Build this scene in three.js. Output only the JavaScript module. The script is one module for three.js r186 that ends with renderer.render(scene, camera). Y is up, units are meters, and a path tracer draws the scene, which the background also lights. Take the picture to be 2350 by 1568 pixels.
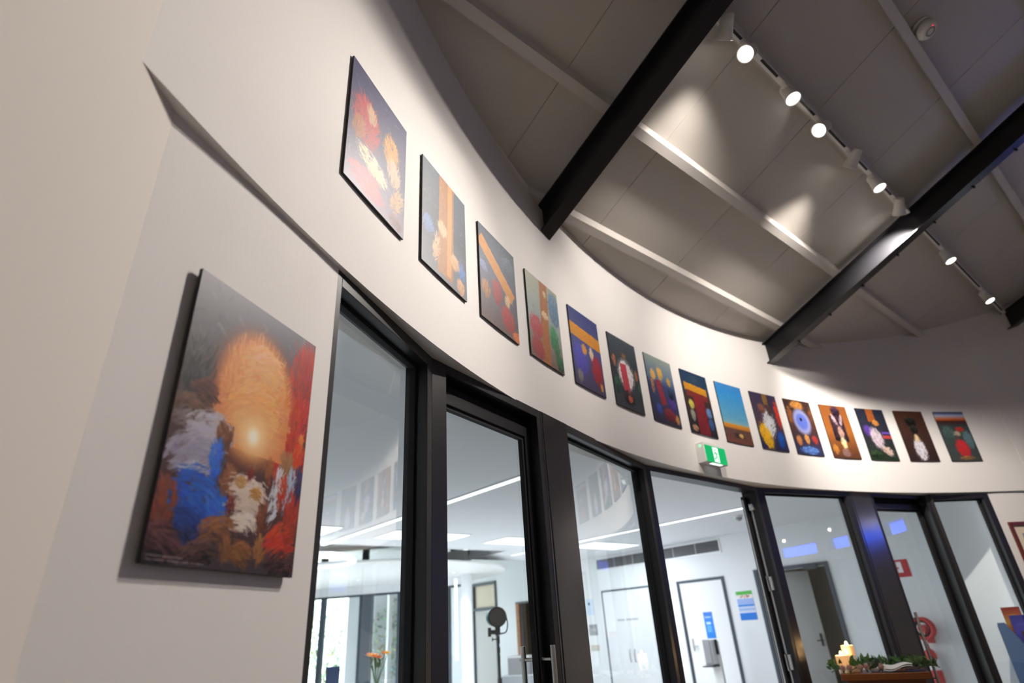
import * as THREE from 'three';
import { RoundedBoxGeometry } from 'three/addons/geometries/RoundedBoxGeometry.js';
import { mergeGeometries } from 'three/addons/utils/BufferGeometryUtils.js';
import { RectAreaLightUniformsLib } from 'three/addons/lights/RectAreaLightUniformsLib.js';

// ------------------------------------------------------------------ camera, sky, exposure
// World axes: x runs along the roof purlins, z along the roof beams (+z into the hall), y up, floor at 0.
const scene = new THREE.Scene();
const renderer = new THREE.WebGLRenderer({ antialias: true });
renderer.toneMapping = THREE.LinearToneMapping;
renderer.toneMappingExposure = 1.0;
renderer.shadowMap.enabled = true;
RectAreaLightUniformsLib.init();
const camera = new THREE.PerspectiveCamera(61.266, 2350 / 1568, 0.05, 200);
camera.position.set(0, 1.35, 0);
camera.rotation.order = 'YXZ';
camera.rotation.set(0.464725, -0.722, -0.066414);
camera.focus = 2.3;
camera.userData.fStop = 1.8;
scene.add(camera);
scene.background = new THREE.Color(0.80, 0.90, 1.0);       // overcast daylight outside the windows
scene.backgroundIntensity = 18;

const SPOT_COLOR = new THREE.Color(1.0, 0.925, 0.85);
const SPOT = 11;              // candela of one track spotlight
const LOBBY_COLOR = new THREE.Color(0.86, 0.93, 1.0);
const STRIP = 22, PANEL = 17, RING = 1.2;

// ------------------------------------------------------------------ helpers
const V3 = (x, y, z) => new THREE.Vector3(x, y, z);
const used = new Map();
function numbered(name) {
  const n = used.get(name) ?? 0; used.set(name, n + 1);
  return n ? name + '_' + String(n).padStart(3, '0') : name;
}
let seedState = 1;
const srand = (s) => { seedState = s >>> 0; };
const rnd = () => { seedState = (seedState + 0x6d2b79f5) | 0; let t = Math.imul(seedState ^ (seedState >>> 15), 1 | seedState); t = (t + Math.imul(t ^ (t >>> 7), 61 | t)) ^ t; return ((t ^ (t >>> 14)) >>> 0) / 4294967296; };
const rr = (a, b) => a + (b - a) * rnd();

function shade(m) { m.castShadow = true; m.receiveShadow = true; return m; }
function part(name, geo, mat, parent, x = 0, y = 0, z = 0) {
  const m = shade(new THREE.Mesh(geo, mat)); m.name = name; m.position.set(x, y, z); parent.add(m); return m;
}
function thing(name, label, category, pos = [0, 0, 0], turn = 0, group) {
  const o = new THREE.Group(); o.name = numbered(name); scene.add(o);
  o.position.set(...pos); o.rotation.y = turn; o.userData = { label, category };
  if (group) o.userData.group = group;
  return o;
}
function structure(name, geo, mat) {
  const m = geo ? shade(new THREE.Mesh(geo, mat)) : new THREE.Group();
  m.name = numbered(name); m.userData.kind = 'structure'; scene.add(m); return m;
}
const B = (x0, x1, y0, y1, z0, z1) => new THREE.BoxGeometry(x1 - x0, y1 - y0, z1 - z0).translate((x0 + x1) / 2, (y0 + y1) / 2, (z0 + z1) / 2);
function RB(x0, x1, y0, y1, z0, z1, r = 0.004) {
  return new RoundedBoxGeometry(x1 - x0, y1 - y0, z1 - z0, 2, r).translate((x0 + x1) / 2, (y0 + y1) / 2, (z0 + z1) / 2);
}
const CY = (r, h, n = 24, r2 = r) => new THREE.CylinderGeometry(r2, r, h, n);
const merge = (a) => mergeGeometries(a.map((g) => { const q = g.index ? g.toNonIndexed() : g; for (const k of Object.keys(q.attributes)) if (!['position', 'normal', 'uv'].includes(k)) q.deleteAttribute(k); return q; }));
const tube = (pts, r, seg = 24, closed = false) => new THREE.TubeGeometry(new THREE.CatmullRomCurve3(pts.map((p) => V3(...p)), closed), seg, r, 10, closed);
function rod(a, b, r, n = 12) {
  const A = V3(...a), D = V3(...b).sub(A), L = D.length();
  const g = new THREE.CylinderGeometry(r, r, L, n); g.translate(0, L / 2, 0);
  g.applyQuaternion(new THREE.Quaternion().setFromUnitVectors(V3(0, 1, 0), D.normalize())); g.translate(A.x, A.y, A.z); return g;
}

// ------------------------------------------------------------------ procedural materials
function noiseTexture(size, seed, lo, hi, octaves = [1, 2, 4, 8, 16, 32], fall = 0.75) {
  srand(seed);
  const grids = octaves.map((o) => { const n = 4 * o; const a = new Float32Array(n * n); for (let i = 0; i < n * n; i++) a[i] = rnd(); return [n, a]; });
  const d = new Uint8Array(size * size * 4); let tot = 0; octaves.forEach((_, k) => (tot += Math.pow(fall, k)));
  for (let y = 0; y < size; y++) for (let x = 0; x < size; x++) {
    let v = 0;
    grids.forEach(([n, a], k) => {
      const fx = (x / size) * n, fy = (y / size) * n, ix = Math.floor(fx), iy = Math.floor(fy), u = fx - ix, w = fy - iy, s = u * u * (3 - 2 * u), t = w * w * (3 - 2 * w);
      const g = (i, j) => a[((j + n) % n) * n + ((i + n) % n)];
      v += Math.pow(fall, k) * ((g(ix, iy) * (1 - s) + g(ix + 1, iy) * s) * (1 - t) + (g(ix, iy + 1) * (1 - s) + g(ix + 1, iy + 1) * s) * t);
    });
    const c = Math.max(0, Math.min(255, Math.round(255 * (lo + (hi - lo) * (v / tot))))), o = (y * size + x) * 4;
    d[o] = d[o + 1] = d[o + 2] = c; d[o + 3] = 255;
  }
  const t = new THREE.DataTexture(d, size, size); t.magFilter = THREE.LinearFilter; t.wrapS = t.wrapT = THREE.RepeatWrapping; t.needsUpdate = true; return t;
}
const roughNoise = noiseTexture(512, 11, 0.75, 1.0);
const bumpNoise = noiseTexture(512, 12, 0, 1, [4, 8, 16, 32, 64], 0.9);
const tiled = (t, x, y) => { const c = t.clone(); c.repeat.set(x, y); c.needsUpdate = true; return c; };
const std = (color, roughness = 0.6, o = {}) => new THREE.MeshStandardMaterial({ color, roughness, ...o });
const rgb = (r, g, b) => new THREE.Color().setRGB(r, g, b);

const M = {
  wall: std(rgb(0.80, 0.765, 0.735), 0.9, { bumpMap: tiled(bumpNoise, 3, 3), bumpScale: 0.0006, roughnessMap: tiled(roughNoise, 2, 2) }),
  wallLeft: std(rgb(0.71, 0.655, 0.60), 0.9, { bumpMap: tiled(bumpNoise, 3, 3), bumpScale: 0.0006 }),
  lobbyWall: std(rgb(0.84, 0.85, 0.86), 0.85),
  lobbyCeil: std(rgb(0.78, 0.78, 0.79), 0.9),
  beige: std(rgb(0.60, 0.55, 0.46), 0.85),
  ceilPanel: std(rgb(0.57, 0.53, 0.48), 0.42, { roughnessMap: tiled(roughNoise, 1, 4) }),
  roof: std(rgb(0.25, 0.25, 0.25), 0.9),
  purlin: std(rgb(0.62, 0.58, 0.54), 0.38),
  beam: std(rgb(0.012, 0.012, 0.014), 0.30),
  frame: std(rgb(0.024, 0.023, 0.025), 0.36, { metalness: 0.35 }),
  framePanel: new THREE.MeshPhysicalMaterial({ color: rgb(0.020, 0.019, 0.023), roughness: 0.15, ior: 2.2 }),
  gasket: std(rgb(0.004, 0.004, 0.005), 0.8),
  glass: new THREE.MeshPhysicalMaterial({ color: rgb(0.93, 0.965, 0.96), roughness: 0.0, transmission: 1, thickness: 0, ior: 1.9 }),
  clearGlass: new THREE.MeshPhysicalMaterial({ color: rgb(0.97, 0.98, 0.98), roughness: 0.0, transmission: 1, thickness: 0, ior: 1.5 }),
  blueGlass: new THREE.MeshPhysicalMaterial({ color: rgb(0.10, 0.24, 0.75), roughness: 0.0, transmission: 1, thickness: 0, ior: 1.5 }),
  frosted: new THREE.MeshPhysicalMaterial({ color: rgb(0.6, 0.58, 0.56), roughness: 0.95, transmission: 0.04, thickness: 0 }),
  white: std(rgb(0.82, 0.81, 0.79), 0.45),
  whiteGloss: std(rgb(0.85, 0.85, 0.86), 0.25),
  lampWhite: std(rgb(0.80, 0.77, 0.73), 0.4),
  black: std(rgb(0.008, 0.008, 0.009), 0.5),
  blackMatt: std(rgb(0.012, 0.012, 0.013), 0.75),
  steel: std(rgb(0.55, 0.53, 0.50), 0.28, { metalness: 1 }),
  silver: std(rgb(0.62, 0.61, 0.60), 0.35, { metalness: 0.8 }),
  charcoal: std(rgb(0.055, 0.057, 0.062), 0.5),
  greyFrame: std(rgb(0.05, 0.065, 0.085), 0.5),
  greyMid: std(rgb(0.33, 0.33, 0.34), 0.6),
  carpet: std(rgb(0.165, 0.145, 0.125), 0.95, { bumpMap: tiled(bumpNoise, 30, 30), bumpScale: 0.002 }),
  tile: std(rgb(0.62, 0.62, 0.62), 0.45),
  cream: std(rgb(0.72, 0.62, 0.48), 0.8),
  redWood: std(rgb(0.12, 0.022, 0.012), 0.35),
  red: std(rgb(0.60, 0.03, 0.03), 0.4),
  blue: std(rgb(0.075, 0.145, 0.29), 0.55),
  leaf: std(rgb(0.055, 0.15, 0.03), 0.55, { side: THREE.DoubleSide }),
  leafPale: std(rgb(0.10, 0.17, 0.06), 0.6, { side: THREE.DoubleSide }),
  stem: std(rgb(0.07, 0.13, 0.03), 0.7),
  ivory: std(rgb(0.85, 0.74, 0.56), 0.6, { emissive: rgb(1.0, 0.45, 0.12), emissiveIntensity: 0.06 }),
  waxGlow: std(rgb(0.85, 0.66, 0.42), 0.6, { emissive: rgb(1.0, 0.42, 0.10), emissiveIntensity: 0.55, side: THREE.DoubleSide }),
  cloth: std(rgb(0.86, 0.84, 0.82), 0.85),
  orange: std(rgb(0.85, 0.20, 0.03), 0.6, { side: THREE.DoubleSide }),
  yellow: std(rgb(0.85, 0.50, 0.05), 0.6, { side: THREE.DoubleSide }),
  pink: std(rgb(0.75, 0.50, 0.42), 0.7, { side: THREE.DoubleSide }),
  soil: std(rgb(0.40, 0.38, 0.33), 0.95),
};
function glow(c, k) { return new THREE.MeshStandardMaterial({ color: 0x222222, roughness: 0.5, emissive: c, emissiveIntensity: k }); }
const glowLobby = glow(rgb(0.92, 0.97, 1.0), 2.2), glowSpot = glow(rgb(1.0, 0.95, 0.87), 6);

function canvasMap(w, h, draw) {
  const c = document.createElement('canvas'); c.width = w; c.height = h; draw(c.getContext('2d'), w, h);
  const t = new THREE.CanvasTexture(c); t.colorSpace = THREE.SRGBColorSpace; t.magFilter = THREE.LinearFilter; return t;
}
function woodMap(a, b, seed) {
  return canvasMap(512, 128, (g, w, h) => {
    srand(seed); g.fillStyle = a; g.fillRect(0, 0, w, h);
    for (let i = 0; i < 160; i++) { g.strokeStyle = b; g.globalAlpha = rr(0.04, 0.22); g.lineWidth = rr(0.5, 2.5); const y = rr(0, h); g.beginPath(); g.moveTo(0, y); g.bezierCurveTo(w * 0.3, y + rr(-5, 5), w * 0.6, y + rr(-5, 5), w, y + rr(-3, 3)); g.stroke(); }
    g.globalAlpha = 1;
  });
}
M.tableWood = std(0xffffff, 0.4, { map: woodMap('#8a4a16', '#3c1a05', 31) });
M.doorWood = std(0xffffff, 0.5, { map: woodMap('#a5622a', '#5a2c0c', 32) });

// ------------------------------------------------------------------ plan of the hall
const C = { x: 4.5439, z: 4.7750 }, R = 7.4016;                 // centre and radius of the curved wall
const at = (phi, r = R) => [C.x + Math.sin(phi) * r, C.z - Math.cos(phi) * r];
const KF = 1.0239;                                              // the facade was measured on slightly nearer planes
const HEAD = 2.412, HEADW = 1.35 + (HEAD - 1.35) * KF;          // underside of the bulkhead: facade units, metres
const SL = 0.424, roofY = (z, off) => 1.35 + 3.478 + off + SL * z;   // off 0: beam bottoms, .24 beam tops, .31 ceiling
const BEAM_TOP = 0.24, CEIL = 0.31, RIDGE = 4.8;

function arcWall(p0, p1, r0, r1, y0, y1, steps) {
  const s = new THREE.Shape(), n = Math.max(4, Math.ceil(steps ?? Math.abs(p1 - p0) * 60));
  for (let i = 0; i <= n; i++) { const [x, z] = at(p0 + ((p1 - p0) * i) / n, r0); i ? s.lineTo(x, -z) : s.moveTo(x, -z); }
  for (let i = n; i >= 0; i--) { const [x, z] = at(p0 + ((p1 - p0) * i) / n, r1); s.lineTo(x, -z); }
  const g = new THREE.ExtrudeGeometry(s, { depth: y1 - y0, bevelEnabled: false, curveSegments: 1 });
  g.rotateX(-Math.PI / 2); g.translate(0, y0, 0);
  // smooth the normals of the curved faces
  const P = g.attributes.position, N = g.attributes.normal;
  for (let i = 0; i < P.count; i++) {
    if (Math.abs(N.getY(i)) > 0.5) continue;
    const dx = P.getX(i) - C.x, dz = P.getZ(i) - C.z, L = Math.hypot(dx, dz), d = (N.getX(i) * dx + N.getZ(i) * dz) / L;
    if (Math.abs(d) > 0.8) N.setXYZ(i, (Math.sign(d) * dx) / L, 0, (Math.sign(d) * dz) / L);
  }
  return g;
}
// the bulkhead: upper part of the curved wall, its underside is the soffit
const RB_ = R + 0.003;                                          // face of the bulkhead, a little proud of the facets
structure('wall_curved', arcWall(-0.672, 0.66, RB_, R + 0.26, HEADW - 0.006, 6.2), M.wall);
// the rest of the round hall behind the camera, with openings for a strip of blue windows and tall blinds on the far side
const WA = 1.12, WB = 2.00;                                     // window zone (angles)
structure('wall_back', arcWall(0.62, WA, R, R + 0.2, 0, 7.4), M.wall);
structure('wall_back', arcWall(WB, Math.PI * 2 - 1.02, R, R + 0.2, 0, 7.4), M.wall);
structure('wall_back', arcWall(WA, WB, R, R + 0.2, 2.86, 7.4), M.wall);
structure('wall_back', arcWall(WA, WB, R, R + 0.2, 2.40, 2.62), M.wall);
structure('wall_back', arcWall(WA, WB, R, R + 0.2, 0, 0.9), M.wall);
{
  const deg = Math.PI / 180, spans = [[69.5, 77.3], [77.8, 93.2], [96.1, 106.0], [106.6, 113.9]];
  structure('wall_back', merge([arcWall(WA, 69.5 * deg, R, R + 0.2, 2.62, 2.86, 6), arcWall(93.2 * deg, 96.1 * deg, R, R + 0.2, 2.62, 2.86, 6), arcWall(113.9 * deg, WB, R, R + 0.2, 2.62, 2.86, 6)]), M.wall);
  spans.forEach(([d0, d1], i) => {
    const a0 = d0 * deg, a1 = d1 * deg, w = structure('window_' + (10 + i));
    part('blue_pane', arcWall(a0 + 0.003, a1 - 0.003, R + 0.02, R + 0.024, 2.62, 2.86, 8), M.blueGlass, w);
    part('mullion', arcWall(a1 - 0.003, a1 + 0.005, R + 0.01, R + 0.19, 2.62, 2.86, 4), M.frame, w);
  });
  const n = 5, da = (WB - WA) / n;
  for (let i = 0; i < n; i++) {
    const a0 = WA + i * da, a1 = a0 + da, w = structure('window_' + (20 + i));
    part('pier', arcWall(a1 - 0.035, a1 + 0.035, R, R + 0.19, 0.9, 2.40, 4), M.wall, w);
    part('blind', arcWall(a0 + 0.02, a1 - 0.02, R + 0.06, R + 0.07, 0.9, 2.40, 6), M.frosted, w);
  }
  [[102.8, 3.01, 'over the left windows'], [90.1, 3.03, 'over the middle windows'], [79.3, 2.93, 'over the right windows']].forEach(([d, y, where]) => {
    const [x, z] = at(d * deg, R - 0.10), o = thing('wall_light', 'small round wall light mirrored in the glazing, ' + where, 'wall light', [x, y, z], -d * deg, 'wall lights behind the camera');
    part('arm', B(-0.012, 0.012, -0.012, 0.012, -0.11, -0.03), M.lampWhite, o); part('shade', CY(0.05, 0.07, 24).rotateX(Math.PI / 2).translate(0, 0, -0.01), M.lampWhite, o);
    part('lens', CY(0.046, 0.006, 24).rotateX(Math.PI / 2).translate(0, 0, 0.028), glow(rgb(1, 0.96, 0.9), 7), o);
    const P = new THREE.PointLight(SPOT_COLOR, 0.15); P.position.set(at(d * deg, R - 0.145)[0], y, at(d * deg, R - 0.145)[1]); P.castShadow = true; scene.add(P);
  });
}
structure('floor', new THREE.CircleGeometry(R + 0.1, 72).rotateX(-Math.PI / 2).translate(C.x, 0, C.z), M.carpet);
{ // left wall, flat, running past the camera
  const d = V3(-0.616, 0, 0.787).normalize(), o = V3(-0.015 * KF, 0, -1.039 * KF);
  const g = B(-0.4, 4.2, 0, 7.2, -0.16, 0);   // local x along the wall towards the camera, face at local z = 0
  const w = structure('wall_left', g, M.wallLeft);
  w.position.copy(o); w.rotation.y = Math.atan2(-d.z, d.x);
  // local +z must face the hall: z = x cross y
  const zx = -d.z, zz = d.x; if (zx * (C.x - o.x) + zz * (C.z - o.z) < 0) { g.translate(0, 0, 0.16); }
}

// ------------------------------------------------------------------ ceiling: boarded slope with 1 m panels, purlins, beams
function slopeBox(x0, x1, o0, o1, z0, z1) {   // a box sheared to the slope, vertical ends
  const g = B(x0, x1, o0, o1, z0, z1), P = g.attributes.position;
  for (let i = 0; i < P.count; i++) P.setY(i, roofY(P.getZ(i), P.getY(i)));
  g.computeVertexNormals(); return g;
}
{
  const c = structure('ceiling', slopeBox(-4.2, 13.4, CEIL + 0.03, CEIL + 0.15, -3.6, RIDGE), M.roof);
  for (let i = -5; i < 9; i++) {
    const x = 1.985 + 1.0125 * i;
    part('panel', slopeBox(x + 0.0025, x + 1.01, CEIL, CEIL + 0.028, -3.6, RIDGE), M.ceilPanel, c);
  }
  // the far side of the gable, behind the camera
  const far = slopeBox(-4.2, 13.4, CEIL, CEIL + 0.15, -3.6, RIDGE); far.scale(1, 1, -1); far.translate(0, 0, 2 * RIDGE);
  { const ix = far.index.array; for (let i = 0; i < ix.length; i += 3) { const t = ix[i]; ix[i] = ix[i + 1]; ix[i + 1] = t; } far.computeVertexNormals(); }
  structure('ceiling', far, M.ceilPanel);
}
const purlinLabels = ['pale steel roof purlin closest to the curved wall top', 'pale steel roof purlin between the wall purlin and the spotlight track', 'pale steel roof purlin that carries the white spotlight track',
  'pale steel roof purlin with the round smoke detector beside it', 'pale steel roof purlin high above the smoke detector row', 'pale steel roof purlin near the ridge of the hall'];
[-2.262, -1.552, -0.80, -0.105, 0.61, 1.32].forEach((z, i) => {
  const o = thing('roof_purlin', purlinLabels[i], 'purlin', [0, 0, 0], 0, 'pale purlins under the sloping ceiling');
  // lipped C-section: web towards the hall, bottom flange, top flange
  part('web', slopeBox(-2.4, 12.6, BEAM_TOP, CEIL, z - 0.006, z), M.purlin, o);
  part('bottom_flange', slopeBox(-2.4, 12.6, BEAM_TOP, BEAM_TOP + 0.006, z - 0.062, z - 0.006), M.purlin, o);
  part('lip', slopeBox(-2.4, 12.6, BEAM_TOP + 0.006, BEAM_TOP + 0.02, z - 0.062, z - 0.057), M.purlin, o);
});
function beam(cx, label, bolts) {
  const o = thing('steel_beam', label, 'beam', [0, 0, 0], 0, 'black roof beams');
  const dx = cx - C.x, z0 = C.z - Math.sqrt(R * R - dx * dx) - 0.05, w = 0.056;
  part('top_flange', slopeBox(cx - w, cx + w, BEAM_TOP - 0.013, BEAM_TOP, z0, RIDGE), M.beam, o);
  part('bottom_flange', slopeBox(cx - w, cx + w, 0, 0.013, z0, RIDGE), M.beam, o);
  part('web', slopeBox(cx - 0.005, cx + 0.005, 0.013, BEAM_TOP - 0.013, z0, RIDGE), M.beam, o);
  if (bolts) for (let k = 0; k < 9; k++) {
    const z = -2.53 + 0.37 * k;
    const b = part('bolt', CY(0.011, 0.03, 6), M.beam, o, cx + 0.046, roofY(z, -0.004), z); b.rotation.x = Math.atan(-SL) ;
  }
  return o;
}
beam(2.423, 'black steel roof beam meeting the wall above the second and third art panels', false);
beam(5.91, 'black steel roof beam with small bolts, meeting the wall above the ninth art panel', true);
beam(9.39, 'black steel roof beam cut by the right edge of the photo', false);
beam(-1.06, 'black steel roof beam over the flat left wall', false);

// ------------------------------------------------------------------ track and spotlights
const TRZ = -0.80;
const trackBars = [[-0.9, 2.35], [2.50, 5.84], [5.98, 9.31]];
const trackNames = ['white lighting track left of the first black beam', 'white lighting track between the two black roof beams, with seven spotlights', 'white lighting track right of the second black beam, with two spotlights'];
trackBars.forEach(([a, b], i) => {
  const o = thing('lighting_track', trackNames[i], 'track', [0, 0, 0], 0, 'white lighting tracks');
  const y = roofY(TRZ - 0.02, BEAM_TOP);
  part('rail', RB(a, b, y - 0.034, y, TRZ - 0.045, TRZ - 0.005, 0.003), M.lampWhite, o);
  const xs = i === 1 ? [2.6, 2.87, 3.12, 3.34, 3.60, 3.90, 4.14, 4.44, 4.66, 4.88, 5.24, 5.42] : i === 2 ? [6.15, 6.75, 7.15, 8.2, 8.7, 9.2] : [-0.5, 1.9];
  for (let k = 0; k + 1 < xs.length; k += 2) part('conductor_slot', B(xs[k], xs[k + 1], y - 0.0365, y - 0.032, TRZ - 0.026, TRZ - 0.008), M.black, o);
  part('end_cap', RB(a - 0.02, a, y - 0.038, y + 0.002, TRZ - 0.048, TRZ - 0.002, 0.003), M.white, o);
  part('end_cap', RB(b, b + 0.02, y - 0.038, y + 0.002, TRZ - 0.048, TRZ - 0.002, 0.003), M.white, o);
});
const bodyProfile = [[0.0, -0.150], [0.030, -0.150], [0.036, -0.144], [0.040, -0.10], [0.046, -0.05], [0.053, -0.008], [0.056, 0.0], [0.056, 0.004], [0.051, 0.004], [0.047, -0.006]].map(([r, y]) => new THREE.Vector2(r, y));
const bodyGeo = new THREE.LatheGeometry(bodyProfile, 32);
function spotlight(x, target, label, k = 1, angle = 0.55, penumbra = 0.5, drop = 0.075) {
  const top = roofY(TRZ - 0.02, BEAM_TOP) - 0.034;
  const o = thing('track_spotlight', label, 'spotlight', [x, top, TRZ - 0.022], 0, 'white spotlights on the ceiling track');
  part('adapter', RB(-0.055, 0.055, -0.028, 0, -0.018, 0.018, 0.004), M.lampWhite, o);
  part('stem', CY(0.009, drop - 0.02, 12).translate(0, -0.02 - (drop - 0.02) / 2, 0), M.lampWhite, o);
  const head = V3(x, top - drop, TRZ - 0.022), dir = V3(...target).sub(head).normalize();
  const q = new THREE.Quaternion().setFromUnitVectors(V3(0, 1, 0), dir);
  const body = part('lamp_body', bodyGeo, M.lampWhite, o, 0, -drop, 0);
  body.quaternion.copy(q); body.position.addScaledVector(dir, 0.060);
  const lens = part('lens', CY(0.0465, 0.004, 32), glowSpot, body, 0, -0.004, 0);
  part('cooling_fin', merge([0, 1, 2].map((i) => CY(0.041, 0.003, 24).translate(0, -0.115 - 0.010 * i, 0))), M.lampWhite, body);
  const L = new THREE.SpotLight(SPOT_COLOR, SPOT * k, 0, angle, penumbra, 2);
  L.position.copy(head).addScaledVector(dir, 0.075); L.target.position.set(...target); L.castShadow = true; L.shadow.radius = 1.6;
  L.name = 'spot_lamp'; scene.add(L, L.target);
  return o;
}
spotlight(2.93, [0.4, 2.1, -1.25], 'brightest white spotlight, glaring beside the first black beam', 2.4, 0.62, 0.8);
spotlight(2.66, [3.9, 3.2, -2.5], 'white spotlight half hidden between the first black beam and the glaring one', 1.5, 0.74, 1.0);
spotlight(3.48, [3.05, 0, 0.2], 'second lit white spotlight along the track from the first black beam', 1.0, 0.6, 0.8);
spotlight(3.99, [1.3, 2.3, -1.8], 'third lit white spotlight, round glowing disc in mid track', 2.0, 0.6, 0.8);
spotlight(4.55, [5.2, 3.2, -2.6], 'white spotlight seen from behind with its glow hidden, mid track', 1.4, 0.74, 1.0);
spotlight(5.02, [5.0, 0, 0.2], 'white spotlight with long pale body just before the second black beam', 1.0, 0.6, 0.8);
spotlight(5.56, [7.4, 2.9, -2.05], 'white spotlight tucked against the left side of the second black beam', 4.2, 0.74, 0.9);
spotlight(6.93, [6.7, 0, 0.3], 'lit white spotlight halfway along the track beyond the second beam', 1.0, 0.6);
spotlight(8.40, [8.1, 0, 0.6], 'last lit white spotlight, closest to the right edge of the photo', 1.0, 0.6);

{ // round smoke detector on the fourth purlin
  const o = thing('smoke_detector', 'round white smoke detector with a tiny red light under the ceiling', 'smoke detector', [4.22, roofY(-0.07, CEIL) - 0.002, -0.055]);
  o.rotation.x = -Math.atan(SL);
  part('base', CY(0.075, 0.02, 32).translate(0, -0.01, 0), M.lampWhite, o);
  part('body', new THREE.LatheGeometry([[0, -0.09], [0.045, -0.09], [0.062, -0.08], [0.07, -0.06], [0.072, -0.02], [0, -0.02]].map(([a, b]) => new THREE.Vector2(a, b)), 32), M.lampWhite, o);
  part('sensor_grille', new THREE.TorusGeometry(0.03, 0.006, 8, 24).rotateX(Math.PI / 2).translate(0, -0.09, 0), M.greyMid, o);
  part('indicator_light', new THREE.SphereGeometry(0.006, 10, 8).translate(-0.03, -0.09, 0.03), glow(rgb(1, 0.05, 0.1), 0.9), o);
}
// hall lights behind the camera: simple ceiling downlights on the far slope
for (const [x, z, where] of [[1.2, 6.6, 'above the left half of the hall'], [4.5, 7.6, 'above the middle of the hall'], [7.8, 6.6, 'above the right half of the hall'], [4.5, 10.2, 'above the far end of the hall']]) {
  const y = 1.35 + 3.478 + CEIL + SL * (2 * RIDGE - z);
  const o = thing('hall_downlight', 'round white downlight on the far roof slope, ' + where, 'light', [x, y - 0.03, z], 0, 'downlights behind the camera');
  part('rim', new THREE.TorusGeometry(0.12, 0.02, 10, 28).rotateX(Math.PI / 2), M.lampWhite, o);
  part('lens', CY(0.115, 0.01, 28), glow(rgb(1, 0.93, 0.84), 3), o);
  const L = new THREE.SpotLight(SPOT_COLOR, 22, 0, 1.2, 0.6, 2); L.position.set(x, y - 0.05, z); L.target.position.set(x, 0, z); L.castShadow = true; L.shadow.radius = 5; scene.add(L, L.target);
}

// ------------------------------------------------------------------ art panels (colour compositions)
function artMap(w, h, seed, bg, marks, post) {
  return canvasMap(w, h, (g) => {
    srand(seed);
    if (bg.length === 1) { g.fillStyle = bg[0]; g.fillRect(0, 0, w, h); } else {
      const gr = g.createLinearGradient(0, 0, 0, h); bg.forEach((c, i) => gr.addColorStop(Array.isArray(c) ? c[1] : i / (bg.length - 1), Array.isArray(c) ? c[0] : c)); g.fillStyle = gr; g.fillRect(0, 0, w, h);
    }
    const U = w / 400;
    // loose brushwork over the ground
    for (let i = 0; i < 260; i++) { g.globalAlpha = rr(0.02, 0.09); g.strokeStyle = rnd() < 0.5 ? '#ffffff' : '#000010'; g.lineWidth = rr(2, 9) * U; const x = rr(0, w), y = rr(0, h), a = rr(0, 6.3), l = rr(8, 36) * U; g.beginPath(); g.moveTo(x, y); g.quadraticCurveTo(x + Math.cos(a) * l * 0.6, y + Math.sin(a) * l * 0.3, x + Math.cos(a) * l, y + Math.sin(a) * l); g.stroke(); }
    for (const [kind, cx, cy, rx, ry, rot, col, soft = 0.25] of marks) {
      const X = cx * w, Y = cy * h, A = rx * w, Bq = ry * h;
      g.save(); g.translate(X, Y); g.rotate((rot * Math.PI) / 180);
      if (kind === 'glow') {
        g.scale(1, Bq / A); const gr = g.createRadialGradient(0, 0, 0, 0, 0, A); gr.addColorStop(0, col); gr.addColorStop(1 - soft, col); gr.addColorStop(1, col + '00'); g.fillStyle = gr; g.beginPath(); g.arc(0, 0, A, 0, 7); g.fill();
      } else {
        const c = new THREE.Color(col), bar = kind === 'bar', m = Math.min(A, Bq, 0.085 * w), along = A > Bq * 1.15 ? 0 : Math.PI / 2, lean = rr(-0.3, 0.3), n = Math.round(90 + 700 * Math.sqrt(rx * ry) * Math.pow(Math.max(1, Math.min(A, Bq) / m), 1.6));
        g.lineCap = 'round'; g.lineJoin = 'round';
        if (bar) { g.globalAlpha = 0.9; g.fillStyle = col; g.fillRect(-A, -Bq, 2 * A, 2 * Bq); }
        for (let k = 0; k < n; k++) {
          const first = k < n * 0.45, t = rr(0, 6.2832), q = Math.pow(rnd(), 0.62) * (first ? 0.78 : 0.98), px = bar ? rr(-A, A) : Math.cos(t) * A * q, py = bar ? rr(-Bq, Bq) : Math.sin(t) * Bq * q;
          const lv = c.getHSL({}).l > 0.62 ? 0.4 : 1, d = c.clone().offsetHSL(rr(-0.014, 0.014), rr(-0.07, 0.05), lv * (first ? rr(-0.05, 0.02) : rr(-0.10, 0.085)) - 0.05 * lv * (py / Bq) * (bar ? 0.4 : 1));
          g.strokeStyle = '#' + d.getHexString(); g.globalAlpha = first ? rr(0.45, 0.8) : rr(0.2, 0.55); g.lineWidth = Math.max(1.2 * U, m * (first ? rr(0.14, 0.3) : rr(0.03, 0.13)));
          const an = along + lean + (bar ? 0 : 0.35 * Math.sin(px / A * 2 + py / Bq)) + rr(-0.3, 0.3), l = m * rr(0.25, 0.75), ex = Math.cos(an) * l * 0.5, ey = Math.sin(an) * l * 0.5, bend = rr(-0.3, 0.3);
          g.beginPath(); g.moveTo(px - ex, py - ey); g.quadraticCurveTo(px + ey * bend, py - ex * bend, px + ex, py + ey); g.stroke();
        }
      }
      g.restore(); g.globalAlpha = 1;
    }
    if (post) post(g, w, h, U);
  });
}
const AW = 0.414, AH = 0.594;
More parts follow.
